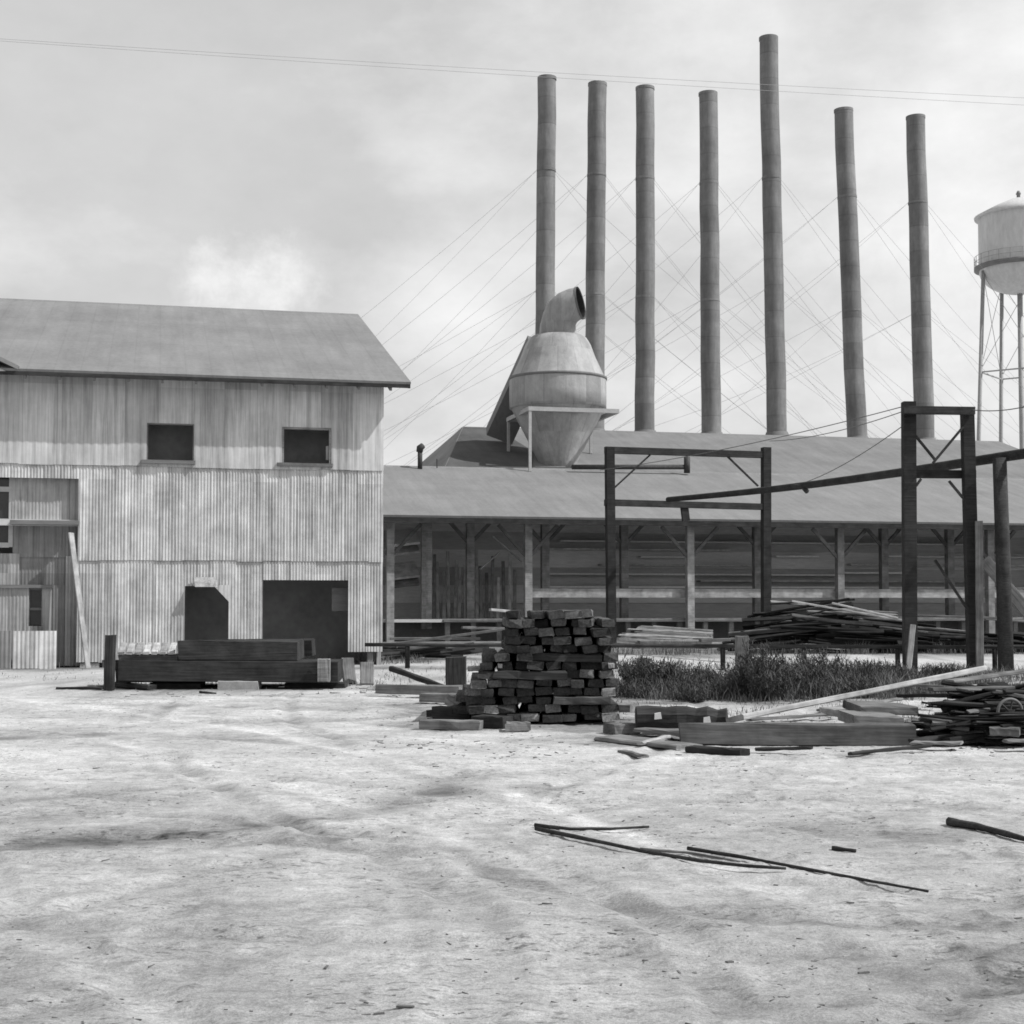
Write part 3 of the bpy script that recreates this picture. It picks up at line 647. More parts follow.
# ------------------------------------------------------------------ smokestacks with guy wires as their parts
VC = VD + 2.4
SM = [(547, 78, 544, 433, 'leftmost tall dark smokestack, rising behind the cyclone dust collector'), (597.5, 84, 594, 434, 'second smokestack from the left, just right of the cyclone elbow'),
      (645, 88, 645, 433, 'third smokestack from the left, clear of the cyclone and upright'), (708, 93.5, 711.5, 435, 'middle smokestack of the seven, standing left of the tallest one'),
      (768.5, 38, 777, 436, 'tallest smokestack, topping all the others'), (843.5, 110, 857, 438, 'sixth smokestack from the left, leaning slightly left between the tallest and the last'),
      (915.5, 117, 924.5, 441, 'rightmost smokestack, seen behind the timber gantry')]
def roof_z(v): return zsd - s2 * abs(v - VD)
for i, (xt, yt, xb, yb, lab) in enumerate(SM):
    top = at_v(xt, yt, VC); rz = at_v(xb, yb, VC)
    d = (rz - top) / (rz.z - top.z); base = rz + d * (0 - rz.z)
    D = top.y; r1 = 9.3 * D / F; r0 = 10.4 * D / F
    st = thing('smokestack', lab, 'smokestack', base, 0, 'row of seven smokestacks')
    P = lambda t: base.lerp(top, t)
    mb = MB(); n = 14; wob = [Vector((random.uniform(-.03, .03), random.uniform(-.03, .03), 0)) for _ in range(n + 1)]
    mb.tube([P(k / n) + wob[k] for k in range(n + 1)], [r0 + (r1 - r0) * k / n for k in range(n + 1)], 28, (True, False))
    mb.tube([P(1) + wob[n], P(.97) + wob[n]], [r1 * .93] * 2, 28, (False, True)); mb.build('flue', M['stack'], st, True)
    mb = MB(); mb.tube([P(.996), P(1.001)], [r1 * 1.04] * 2, 28, (False, False)); mb.build('rim', M['stack'], st, True)
    hz = roof_z(VC) / top.z
    mb = MB(); mb.tube([P(hz - .03), P(hz + .012), P(hz + .035)], [r0 * 1.75, r0 * 1.5, r0 * 1.04], 28, (False, False)); mb.build('roof_collar', M['boiler_roof'], st, True)
    bands = (.83, .61) if i != 4 else (.76, .57)
    for bi, t in enumerate(bands):
        mb = MB(); mb.tube([P(t - .0022), P(t + .0022)], [r1 * 1.05] * 2, 28, (False, False)); mb.build('guy_band', M['stack'], st, True)
        c = P(t); cu, cv, cz = UV(c)
        for (du, dv) in ((-27 - 3 * bi + i * .8, 3), (-34 - 6 * bi, 14), (26 + 4 * bi + i, 3), (33 + 5 * bi, 14)):
            e = W(cu + du, cv + dv, 0)
            uu, vv, _ = UV(e)
            if VT < vv < VX and uu > ub0 + 1 and uu < ub2: e.z = roof_z(vv)
            elif VS < vv < VT and uu > US0: e.z = zse + s1 * (vv - VS)
            dd = Vector((e.x - c.x, e.y - c.y, 0)).normalized() * r1 * 1.1
            p0 = c + dd; pts = [p0.lerp(e, k / 8) - Vector((0, 0, 1.0 * 4 * (k / 8) * (1 - k / 8))) for k in range(9)]
            mb = MB(); mb.tube(pts, .0075, 5); mb.build('guy_wire', M['guy'], st)

# ------------------------------------------------------------------ cyclone dust collector on the shed roof
VY = 70.2
def cy(x, y, dv=0.0): return at_v(x, y, VY + dv)
c0 = cy(558, 470); S = cy(658, 400).x - cy(558, 400).x; S = (cy(658, 400) - cy(558, 400)).length / 100
cyc = thing('dust_collector', 'big galvanised cyclone dust collector with bent outlet standing on the shed roof', 'dust collector', Vector((c0.x, c0.y, roof_z(VY))), A)
Z = lambda y: cy(558, y, -1.3).z
ctr = Vector((c0.x, c0.y, 0))
mb = MB(); mb.lathe(ctr, [(.85 * 17 * S, Z(331)), (24 * S, Z(331.5)), (27.5 * S, Z(334)), (31 * S, Z(340)), (36 * S, Z(354)), (44 * S, Z(372.5)), (45.5 * S, Z(374))], 56, (True, False)); mb.build('upper_cone', M['galv'], cyc, True)
mb = MB(); mb.lathe(ctr, [(46 * S, Z(373.6)), (46.8 * S, Z(374)), (46.8 * S, Z(376)), (46 * S, Z(376.5))], 56, (False, False)); mb.build('seam_ring', M['galv_dark'], cyc, True)
mb = MB(); mb.lathe(ctr, [(46 * S, Z(376)), (46.2 * S, Z(390)), (46 * S, Z(405)), (44 * S, Z(406)),], 56, (False, False)); mb.build('drum', M['galv'], cyc, True)
mb = MB(); mb.lathe(ctr, [(44 * S, Z(406)), (43 * S, Z(408)), (17 * S, Z(462)), (15 * S, Z(472))], 56, (False, True)); mb.build('lower_cone', M['galv'], cyc, True)
mb = MB()
nk = [(558, 333), (558, 326), (559.5, 319), (563, 312), (568, 307.5), (574, 304.5), (580, 303)]
nr = [18, 17, 16.5, 16.5, 16.2, 15.6, 15]
mb.tube([cy(x, y, -.16 * k) for k, (x, y) in enumerate(nk)], [r * S for r in nr], 36, (False, False)); el = mb.build('outlet_elbow', M['galv'], cyc, True)
mb = MB(); mb.tube([cy(x, y, -.16 * k) for k, (x, y) in enumerate(nk)][2:], [(r - .8) * S for r in nr][2:], 36, (True, False)); mb.build('elbow_lining', M['iron'], el, True)
mb = MB(); e1 = cy(579, 303.3, -.93); e2 = cy(581, 302.8, -.98); mb.tube([e1, e2], [15.7 * S] * 2, 36, (False, False)); mb.build('elbow_rim', M['galv_dark'], el, True)
# feed duct slanting up from the roof behind
a = at_v(499, 436, VY + 4.0); b = at_v(541, 344, VY + 1.2)
mb = MB(); mb.beam(a, b, 1.4, 1.0, up=nuv(0, -1, 0)); mb.build('feed_duct', M['galv_dark'], cyc)
# support frame
hw = 2.2; uC, vC, _ = UV(ctr); zt = cy(558, 409.5, -hw).z
uF0 = uz(530, 440, VY - hw)[0]; uF1 = uC + (uC - uF0) + .45
mb = MB()
mb.boxuv(uF0 - .09, uF1, vC - hw - .09, vC - hw + .09, zt - .1, zt + .1); mb.boxuv(uF0 - .09, uF1, vC + hw - .09, vC + hw + .09, zt - .1, zt + .1)
mb.boxuv(uF0 - .09, uF0 + .09, vC - hw + .09, vC + hw - .09, zt - .1, zt + .1); mb.boxuv(uF1 - .18, uF1, vC - hw + .09, vC + hw - .09, zt - .1, zt + .1); mb.build('platform_frame', M['light_steel'], cyc)
for (uu, vv) in ((uF0, vC - hw), (uF1 - .09, vC + hw), (uF0, vC + hw)):
    zb = (zse + s1 * (vv - VS)) if vv < VT else roof_z(vv)
    mb = MB(); mb.boxuv(uu - .065, uu + .065, vv - .065, vv + .065, zb, zt - .1); mb.build('leg', M['light_steel'], cyc)
mb = MB(); mb.boxuv(uC - 1.0, uC + 1.0, vC - .9, vC + .9, roof_z(VY - .9) - .05, Z(466)); mb.build('roof_curb', M['galv_dark'], cyc)

pp = thing('roof_pipe', 'dark level pipe with a stubby end tee lying along the shed roof', 'pipe', at_v(640, 467, VT - .3), A)
mb = MB(); mb.tube([at_v(572, 467, VT - .5), at_v(688, 467, VT - .5)], .115, 12); mb.build('pipe', M['iron'], pp, True)
mb = MB(); mb.tube([at_v(687, 473, VT - .55), at_v(687, 457, VT - .55)], .15, 12); mb.build('end_tee', M['iron'], pp, True)
vt = thing('roof_vent', 'small dark vent pipe with a bent cap on the shed roof beside the mill gable', 'vent', at_v(420, 468, VT - .4), A)
mb = MB(); mb.tube([at_v(420, 470, VT - .4), at_v(420, 450, VT - .4)], .11, 12); mb.build('pipe', M['iron'], vt, True)
mb = MB(); mb.tube([at_v(419.5, 452, VT - .4), at_v(420, 448, VT - .4), at_v(423, 445.5, VT - .5)], [.15, .17, .14], 12); mb.build('cap', M['iron'], vt, True)
mb = MB(); mb.tube([at_v(437, 468, VT - .3), at_v(437, 459, VT - .3)], .03, 6); tag(mb.build('roof_rod', M['iron'], None, base=at_v(437, 468, VT - .3)), 'thin upright rod on the shed roof right of the small vent', 'rod')

# ------------------------------------------------------------------ water tower
YT = 112.0; tc_ = at_y(1020, 300, YT); sT = YT / F
wt = thing('water_tower', 'pale water tower with round bottomed tank on slender legs at the right edge', 'water tower', (tc_.x, tc_.y, 0))
zT = lambda y: at_y(1020, y, YT).z
c = Vector((tc_.x, tc_.y, 0))
mb = MB(); mb.lathe(c, [(43 * sT, zT(217.5)), (43.4 * sT, zT(216)), (24 * sT, zT(206)), (7 * sT, zT(199)), (.5 * sT, zT(197.5))], 48, (True, True)); rfw = mb.build('roof', M['tank'], wt, True)
mb = MB(); mb.lathe(c, [(1.8 * sT, zT(199)), (1.8 * sT, zT(195)), (2.6 * sT, zT(194)), (1.2 * sT, zT(191))], 12); mb.build('finial', M['tank_dark'], rfw, True)
mb = MB(); mb.lathe(c, [(39.5 * sT, zT(265)), (39.5 * sT, zT(217))], 48, (False, False)); mb.build('tank', M['tank'], wt, True)
mb = MB(); mb.lathe(c, [(40 * sT, zT(270)), (44 * sT, zT(269)), (44 * sT, zT(266)), (40 * sT, zT(265.5))], 48, (False, False)); mb.build('balcony', M['tank_dark'], wt, True)
mb = MB()
for k in range(24):
    th = 2 * math.pi * k / 24; q = c + Vector((math.cos(th), math.sin(th), 0)) * 43.6 * sT
    mb.tube([q + Vector((0, 0, zT(266))), q + Vector((0, 0, zT(256)))], .025, 5)
for yy in (256, 261): mb.tube([c + Vector((math.cos(2 * math.pi * k / 48), math.sin(2 * math.pi * k / 48), 0)) * 43.6 * sT + Vector((0, 0, zT(yy))) for k in range(49)], .02, 4)
mb.build('railing', M['tank_steel'], wt)
mb = MB(); n = 10; mb.lathe(c, [(39.6 * sT * math.cos(k / n * math.pi / 2) + .02, zT(267) - (zT(267) - zT(294)) * math.sin(k / n * math.pi / 2)) for k in range(n + 1)], 48, (False, True)); mb.build('tank_bottom', M['tank'], wt, True)
mb = MB(); mb.lathe(c, [(2.6 * sT, 0), (2.6 * sT, zT(293))], 16); mb.build('riser_pipe', M['tank_steel'], wt, True)
legs = []
for k in range(4):
    th = math.pi / 2 * k + R(8); d = Vector((math.cos(th), math.sin(th), 0))
    a = c + d * 38.6 * sT + Vector((0, 0, zT(272))); b = c + d * 54 * sT
    mb = MB(); mb.tube([b, a], [.17, .15], 8); mb.build('leg', M['tank_steel'], wt, True); legs.append((a, b))
for lv in (373, 470):
    z = zT(lv)
    for k in range(4):
        a, b = legs[k]; a2, b2 = legs[(k + 1) % 4]; t = (a.z - z) / a.z
        mb = MB(); mb.tube([a.lerp(b, t), a2.lerp(b2, t)], .06, 6); mb.build('strut', M['tank_steel'], wt)
for k in range(4):
    a, b = legs[k]; a2, b2 = legs[(k + 1) % 4]; z1, z2 = zT(276), zT(371); t1 = (a.z - z1) / a.z; t2 = (a.z - z2) / a.z
    for (pa, pb) in ((a.lerp(b, t1), a2.lerp(b2, t2)), (a2.lerp(b2, t1), a.lerp(b, t2))):
        mb = MB(); mb.tube([pa, pb], .022, 5); mb.build('brace_rod', M['tank_steel'], wt)

# ------------------------------------------------------------------ hoist frame in front of the shed
VH = 50.0
hf = thing('hoist_frame', 'dark open timber frame on two tall posts in front of the shed', 'timber frame', W(uz(690, 600, VH)[0], VH, 0), A)
def hp(x, y): return at_v(x, y, VH)
def bar(parent, name, p, q, w, t, mat='post', up=None):
    mb = MB(); mb.beam(p, q, w, t, up or nuv(0, -1, 0)); return mb.build(name, M[mat], parent)
for x, xb in ((609.5, 611), (766, 766)):
    a = hp(x, 447.5); b = hp(xb, 600); d = (b - a) / (b.z - a.z); b = b + d * (0 - b.z); bar(hf, 'post', b, a, .29, .29)
bar(hf, 'top_beam', hp(605, 450), hp(769, 455), .23, .22); bar(hf, 'cross_beam', hp(605, 502.5), hp(769, 507), .22, .24)
bar(hf, 'brace', hp(613, 489), hp(650, 455), .05, .09); bar(hf, 'brace', hp(727, 456), hp(758, 486), .05, .09)

bar(hf, 'hanger', hp(684, 505), hp(686, 521), .26, .14)

# gantry at the right: two posts, beams, braces
def gp(x, y, Y=34.4): return at_y(x, y, Y)
ga = thing('timber_gantry', 'tall dark gantry of two heavy posts joined by crossbeams at the right', 'gantry', (gp(938, 600).x, 34.4, 0))
def post_to_ground(parent, x, y, xb, Y, w, name='post', mat='post', rnd=False):
    a = at_y(x, y, Y); b = at_y(xb, 672, Y); d = (b - a) / (b.z - a.z); b = b + d * (-.1 - b.z)
    mb = MB()
    if rnd: mb.tube([b, b.lerp(a, .5) + Vector((.01, 0, 0)), a], [w / 2 * 1.15, w / 2 * 1.05, w / 2], 16)
    else: mb.beam(b, a, w, w, Vector((0, -1, 0)))
    return mb.build(name, M[mat], parent, rnd)
post_to_ground(ga, 908.5, 402, 910, 34.4, .28); post_to_ground(ga, 967, 408, 974, 34.4, .26)
Fy = Vector((0, -1, 0))
bar(ga, 'top_beam', gp(903, 410, 34.15), gp(974, 411, 34.15), .17, .2, up=Fy); bar(ga, 'cross_beam', gp(905, 474, 34.6), gp(975, 474.5, 34.6), .18, .2, up=Fy)
for (x0, y0, x1, y1) in ((914, 434, 936, 461), (963, 427, 933, 463), (949, 481, 963, 498), (916, 486, 921, 479), (935, 560, 968, 610)):
    bar(ga, 'brace', gp(x0, y0, 34.3), gp(x1, y1, 34.3), .05, .07, up=Fy)
rp = thing('round_post', 'single dark round post standing right of the gantry and carrying the pole', 'post', (gp(1003, 672, 34.0).x, 34.0, 0))
post_to_ground(rp, 999.5, 458, 1006, 34.0, .31, 'pole', 'post', True)
# long raised pole from the hoist frame across the gantry to the round post
a = at_v(668, 499.5, VH - .25); b = at_y(1012, 455.5, 34.0); bq = a.lerp(b, 1.5)
mb = MB(); pts = [a.lerp(bq, k / 14) + Vector((0, 0, -.10 * math.sin(k / 14 * math.pi * 1.5))) for k in range(15)]
mb.tube(pts, [.09 + .045 * k / 14 for k in range(15)], 12)
po = mb.build('long_pole', M['post'], None, True, base=a); tag(po, 'very long dark pole rising from the hoist frame across the gantry to the right', 'pole')
q = a.lerp(b, .36) + Vector((0, 0, -.16)); q2 = at_y(806, 490, 43.0)
mb = MB(); mb.tube([at_y(790, 486, 43.6), at_y(802, 486.5, 43.2), at_y(807, 491.5, 43.0)], [.07, .06, .075], 8); mb.build('branch_stub', M['post'], po, True)
# boards leaning on the gantry
plank('board', gp(980, 667, 33.9) , gp(979, 521, 34.15), .17, .06, 'weathered', 'tall pale board standing against the right gantry post', 'board', roll=R(10), lift=False)
plank('board', gp(907, 684, 33.2), gp(913, 625, 34.1), .13, .05, 'weathered', 'short grey board leaning at the foot of the left gantry post', 'board', roll=R(10), lift=False)
plank('board', gp(984, 560, 36), gp(1036, 622, 36), .3, .05, 'weathered', 'grey board slanting down to the right behind the round post', 'board', roll=R(90), lift=False)

# overhead wires
def cable(name, pts, sag, r, mat, lab, cat='cable', group=None):
    a, b = Vector(pts[0]), Vector(pts[1]); n = 24
    mb = MB(); mb.tube([a.lerp(b, k / n) - Vector((0, 0, 4 * sag * (k / n) * (1 - k / n))) for k in range(n + 1)], r, 5)
    return tag(mb.build(name, M[mat], None, base=a), lab, cat, group)
def ext(a, b, t0, t1): return a.lerp(b, t0), a.lerp(b, t1)
for k, (dy, lab) in enumerate(((0, 'upper of the two power wires crossing the sky above the smokestacks'), (7, 'lower of the two power wires crossing the sky above the smokestacks'))):
    a = at_y(0, 27 + dy * .3, 42); b = at_y(985, 86 + dy, 50); cable('power_wire', ext(a, b, -.8, 1.8), .4, .006, 'guy', lab, 'wire')
for (p, q, lab) in (((905, 406), (600, 470), 'cable running from the gantry top left to the shed roof'), ((904, 411), (770, 441), 'short cable from below the gantry top to the boiler house roof'),
                    ((904, 425), (800, 484), 'cable slanting from the gantry post down to the long pole'), ((966, 409), (1060, 395), 'cable leaving the gantry top to the right')):
    cable('cable', (at_y(*p, 34.4), at_y(*q, 52 if q[0] < 950 else 30)), .15, .012, 'wire', lab)

# ------------------------------------------------------------------ low pipe rail fence
fe = thing('rail_fence', 'low single rail fence of thin posts running in front of the shed', 'fence', (at_z(720, 676).x, 34.2, 0))
YF = 34.2; zf = at_y(720, 647.5, YF).z
xa, xb_ = at_y(365, 650, YF + 2.2), at_y(1110, 647, YF)
mb = MB(); mb.tube([Vector((xa.x + (xb_.x - xa.x) * k / 16, xa.y + (xb_.y - xa.y) * k / 16, zf + random.uniform(-.012, .012))) for k in range(17)], .045, 8); mb.build('rail', M['post'], fe, True)
for x in (401, 560, 730, 812, 905, 1000, 1080):
    t = (at_y(x, 650, YF).x - xa.x) / (xb_.x - xa.x); p = xa.lerp(xb_, t)
    mb = MB(); mb.tube([Vector((p.x, p.y + .06, -.1)), Vector((p.x, p.y + .06, zf + .05))], .06, 8); mb.build('post', M['post'], fe, True)
plank('stump_post', G(742, 672, -.05), Vector((G(742, 672).x, G(742, 672).y, .82)), .28, .28, 'weathered', 'short grey squared stump standing among the weeds before the rail', 'stump', lift=False)

# ------------------------------------------------------------------ central stack of ties, every tie a thing
TW, TH, TL = .2, .112, 2.3
PW = [.19, .2, .21, .19, .2, .23, .25, .17, .15, .28, .2, .19]
protos = [wood_mesh('tie', TL + random.uniform(-.06, .06), w_, TH * random.uniform(.86, .95), random.uniform(-.012, .012), 2.4, ch=.012) for w_ in PW]
long_mesh = [wood_mesh('tie', l_, .2, TH * .92, 0, 2.4, ch=.012) for l_ in (.72, .95)]
for me in long_mesh: me.materials.append(M['creosote'])
for me in protos: me.materials.append(M['creosote'])
base = at_z(545, 724); sx_ = base.y / F
ntie = 0
layers = []
for L in range(13):
    yb = 724 - L * 8.95
    lx = 468 + (508 - 468) * max(0, (L - 3) / 9) if L > 3 else 470 - 2 * L
    if L > 7: lx = 497 + (L - 7) * 2.5
    rx = 620 - L * .8 + random.uniform(-4, 5)
    lx += random.uniform(-6, 6); layers.append((L, lx, rx))
for L, lx, rx in layers:
    x = lx; k = 0; row = []
    while x + 9 < rx:
        pi = random.randrange(12); w = PW[pi] / sx_ * 1.02
        if L in (2, 5, 7, 10) and random.random() < .22 and x + 60 < rx: pi = 12 + (L % 2); w = (.72, .95)[L % 2] / sx_
        row.append((x + w / 2, pi)); x += w + random.uniform(.3, 2.0)
        if random.random() < .10: x += random.uniform(4, 12)
    for px, pi in row:
        if pi < 12: continue
        for q_ in range(3 + (pi - 12)):
            o = bpy.data.objects.new('railroad_tie', protos[q_]); col.objects.link(o)
            o.location = ((px - 512) * sx_ + (q_ - 1 - (pi - 12) * .5) * .23, base.y + .3 + TL / 2, .03 + TH * (.5 + L)); o.rotation_euler = (0, 0, R(90) + random.gauss(0, .02))
            tag(o, 'dark tie lying behind a long cross tie in the central stack', 'railroad tie', 'ties behind the long cross ties'); ntie += 1
    for k, (px, pi) in enumerate(row):
        o = bpy.data.objects.new('railroad_tie', (protos + long_mesh)[pi]); col.objects.link(o)
        X = (px - 512) * sx_
        jut = random.gauss(0, .10) - (.14 if random.random() < .14 else 0)
        o.location = (X, base.y + (TL / 2 if pi < 12 else .12) + jut, .03 + TH * (.5 + L) + random.uniform(-.006, .006))
        o.rotation_euler = (random.uniform(-.03, .03), random.uniform(-.008, .008), (R(90) if pi < 12 else 0) + random.gauss(0, .03))
        place = 'topmost' if L == 12 else ('bottom' if L == 0 else ORD[L] + ' lowest')
        tag(o, f'dark squared tie, {ORD[k]} from the left in the {place} layer of the central stack', 'railroad tie', 'ties in the central stack'); ntie += 1
for i in range(11):                                    # loose ties thrown down on the left flank
    X = (random.uniform(452, 486) - 512) * sx_; Y = base.y + random.uniform(.3, 1.6); n_ = i % 3
    o = bpy.data.objects.new('railroad_tie', protos[random.randrange(12)]); col.objects.link(o)
    o.location = (X, Y + .9, .06 + TH * n_ * .98); o.rotation_euler = (0, random.uniform(-.03, .03), R(90) + random.gauss(0, .22))
    tag(o, 'dark loose tie thrown down on the left flank of the central stack', 'railroad tie', 'loose ties on the left flank of the stack'); ntie += 1
# a second, lower stack behind to the left and loose ties around the foot
def tie_between(xa, ya, za, xb, yb, zb, w, t, mat, lab, cat='timber', roll=0.0, name='timber', group=None, bow=0):
    return plank(name, G(xa, ya, za), G(xb, yb, zb), w, t, mat, lab, cat, group, roll, bow, 1.8)
L_ = tie_between
L_(421, 729, 0, 481, 730, 0, .2, .12, 'weathered', 'grey tie lying lengthwise on the sand, front left of the central stack')
L_(478, 727, 0, 508, 729, 0, .24, .15, 'beam', 'dark short timber lying at the front left foot of the central stack')
L_(506, 731, 0, 530, 731, 0, .2, .11, 'weathered', 'small grey timber end on the sand before the central stack')
L_(437, 719, 0, 474, 721, 0, .22, .17, 'beam', 'dark timber behind the front grey tie, left of the stack')
L_(424, 703, .02, 474, 705, .02, .25, .14, 'weathered', 'grey timber lying level left of the stack, nearer than the long one')
L_(378, 696, .05, 461, 698, .05, .2, .16, 'weathered', 'long grey timber lying on the sand between the beam pile and the stack')
L_(391, 690, .35, 446, 694, .06, .1, .09, 'post', 'thin dark pole slanting down toward the black stump')
plank('black_stump', G(456, 692, -.05), Vector((G(456, 692).x, G(456, 692).y, .62)), .42, .36, 'creosote', 'thick black stump of timber standing upright left of the tie stack', 'stump', lift=False)
L_(609, 734, 0, 634, 733, 0, .3, .13, 'weathered', 'pale end of a timber at the front right foot of the stack')
L_(600, 718, .1, 634, 720, .1, .22, .11, 'weathered', 'grey timber sticking out to the right of the stack foot')
L_(470, 714, .1, 500, 716, .1, .3, .12, 'beam', 'dark tie pushed against the left foot of the stack')
# small pale slips among the dark ties
for i, (x, y, w_) in enumerate(((611, 668, 6), (474, 671, 13), (500, 668, 4))):
    p = at_y(x, y, base.y - .02 if i != 1 else base.y + .5)
    plank('wood_block', p - Vector((w_ * sx_ / 2, 0, 0)), p + Vector((w_ * sx_ / 2, 0, 0)), .2, .065, 'fresh', ['pale wood block wedged at the right side of the tie stack', 'pale wood block lying on the stepped left side of the stack', 'tiny pale block left in the middle of the stack'][i], 'wood block')

# ------------------------------------------------------------------ pile of heavy beams in front of the mill
def bz(x, y, Y): return at_y(x, y, Y)
YB = 27.6
def hbeam(x0, x1, ytop, ybot, Y, dep, mat, lab, cat='beam', tilt=0):
    a = at_y(x0, ybot, Y); b = at_y(x1, ybot + tilt, Y); t = a.z * 0 + at_y(x0, ytop, Y).z - a.z
    a.y += dep / 2; b.y += dep / 2
    return plank('heavy_beam', a, b, dep, t, mat, lab, cat, None, 0, 0, 1.6)
hbeam(118, 338, 661, 682, YB, .7, 'beam', 'long dark beam forming the front of the bottom layer of the beam pile', tilt=0)
hbeam(115, 300, 662, 682, YB + .9, .8, 'beam', 'bottom layer beam hidden behind the long front beam')
hbeam(178, 297, 641, 660.5, YB + .05, .9, 'beam', 'thick dark beam with sunlit top resting on the long front beam')
hbeam(215, 312, 639.5, 656, YB + 1.3, .5, 'beam', 'second upper beam lying just behind the thick top beam')
hbeam(118, 177, 655, 661, YB + .25, .7, 'weathered', 'thin board layer on the left end of the beam pile')
for i in range(7):
    x = 121 + i * 8.3
    a = at_y(x, 654.5, YB + .1); b = at_y(x + 3, 645, YB + 1.3)
    plank('short_board', a, b, .12, .05, 'fresh', f'{ORD[i]} from the left of seven pale short boards on the beam pile', 'board', 'pale short boards on the beam pile', rough=1)
hbeam(218, 258, 681, 691.5, YB - .02, .35, 'stone', 'pale block supporting the middle of the long front beam', 'block')
hbeam(150, 200, 683, 690, YB + .3, .5, 'beam', 'dark bearer under the left half of the beam pile')
hbeam(285, 345, 683, 690, YB + .3, .5, 'beam', 'dark bearer under the right half of the beam pile')
hbeam(317, 329, 659, 682, YB - .25, .2, 'weathered', 'short upright offcut against the right end of the front beam', 'offcut')
p = G(109, 690); plank('stake', p, Vector((p.x + .02, p.y, at_y(109, 635, p.y).z)), .2, .16, 'beam', 'upright squared stake at the left end of the beam pile', 'stake', lift=False)
L_(115, 687, .02, 152, 690, .02, .2, .08, 'beam', 'flat dark scrap on the sand by the stake')
L_(58, 689, .0, 103, 689, .0, .3, .04, 'beam', 'thin dark strip laid flat as the shadow of the stake')  # dark piece laid flat to draw the stake's cast shadow on the sand
for i, (x, y0, y1, w_) in enumerate(((350, 684, 659, .25), (367, 685, 663, .26))):
    p = G(x, y0); q = at_y(x - (3 if i == 0 else 0), y1, p.y + .25); plank('offcut', p, q, w_, .1, 'weathered', ['pale offcut leaning on the right end of the beam pile', 'grey square offcut standing right of the leaning pale one'][i], 'offcut', lift=False, roll=R(90) if 0 else 0)

# boards lying between the mill corner and the stack
for i, (xa, ya, xb, yb, Y, w_, mt, lab) in enumerate((
        (383, 647, 502, 631, 47, .16, 'weathered', 'long pale board sloping up to the right from the mill corner'),
        (443, 622, 505, 622, 52, .3, 'weathered', 'grey board lying level under the shed edge, highest in the heap'),
        (462, 629, 504, 630, 50, .2, 'weathered', 'short grey board just below the highest board of the heap'),
        (406, 650, 500, 646, 42, .2, 'weathered', 'long grey board lying low behind the rail at left'),
        (490, 611, 512, 613, 50, .2, 'fresh', 'small pale board end beside the top of the stack'),
        (390, 640, 480, 640, 50, .3, 'sheddark', 'dark board lying under the sloping pale board'))):
    plank('plank', at_y(xa, ya, Y), at_y(xb, yb, Y + .4), w_, .09, mt, lab, 'plank')
for i in range(26):
    x = random.uniform(372, 470); Y = random.uniform(41, 46); X = (x - 512) / F * Y; th = random.uniform(-.5, .5); l = random.uniform(.4, 1.3)
    d = Vector((math.cos(th), math.sin(th), random.uniform(-.1, .15))) * l; p = Vector((X, Y, random.uniform(.03, .3)))
    plank('slab_offcut', p - d, p + d, .16, .06, 'slab', 'dark bark slab in the low heap behind the rail, left of the stack', 'slab offcut', 'slabs heaped behind the left rail', roll=random.uniform(-.6, .6))

# pale planks laid out before the shed
for i in range(34):
    f = (i + .5) / 34; x0 = 612 + random.uniform(-4, 20) + 22 * f; x1 = x0 + random.uniform(55, 110)
    Y = 52.0 + 6.0 * f; y = 647 - 17 * f + random.uniform(-1.0, 1.0)
    a = at_y(x0, y - 3.0, Y + .7); b = at_y(min(x1, 712), y + 1.4, Y - .7)
    plank('plank', a, b, .2, .05, random.choice(('weathered', 'weathered', 'weathered', 'fresh', 'shedpost')), 'pale plank in the spread of loose planks lying before the shed', 'plank', 'loose planks before the shed', roll=random.uniform(-.05, .3))
hbeam(640, 712, 641, 652, 51.5, 1.0, 'sheddark', 'dark bearer timber under the spread of loose planks', 'timber')
for i, (xa, ya, xb, yb) in enumerate(((700, 642, 768, 640), (760, 646, 806, 643), (745, 638, 782, 637))):
    plank('plank', at_y(xa, ya, 50), at_y(xb, yb, 50.6), .25, .1, 'weathered', ['grey plank right of the loose planks, left of the slab mound', 'grey plank at the foot of the slab mound', 'short upper plank beside the slab mound'][i], 'plank')

# mound of dark slabs
def mound_top(px):
    return np.interp(px, [765, 785, 800, 850, 905, 940, 990, 1060], [640, 612, 600, 606, 621, 630, 634, 636])
for i in range(200):
    px = random.choice((random.uniform(768, 905), random.uniform(768, 905), random.uniform(905, 1050))); Y = random.uniform(46.5, 50); top = at_y(px, mound_top(px), 48).z
    k = random.random() ** .8
    z = top * (1 - abs(Y - 48.4) / 4.2) * k
    X = (px - 512) / F * Y; l = random.uniform(.7, 1.7); th = random.gauss(-.08, .12); ti = random.gauss(-.07, .03) if px > 815 else random.gauss(.10, .06)
    d = Vector((math.cos(th), math.sin(th), ti)) * l; p = Vector((X, Y, max(z, .05)))
    if (p - d).z < 0 or (p + d).z < 0: p.z += -min((p - d).z, (p + d).z)
    mt = 'tarry' if k < .9 else random.choice(('slab', 'weathered'))
    plank('bark_edging', p - d, p + d, random.uniform(.1, .2), random.uniform(.03, .07), mt, 'dark bark slab in the tangled slab mound before the shed', 'slab', 'slabs in the mound before the shed', roll=random.uniform(-.8, .8), bow=random.uniform(-.08, .08))
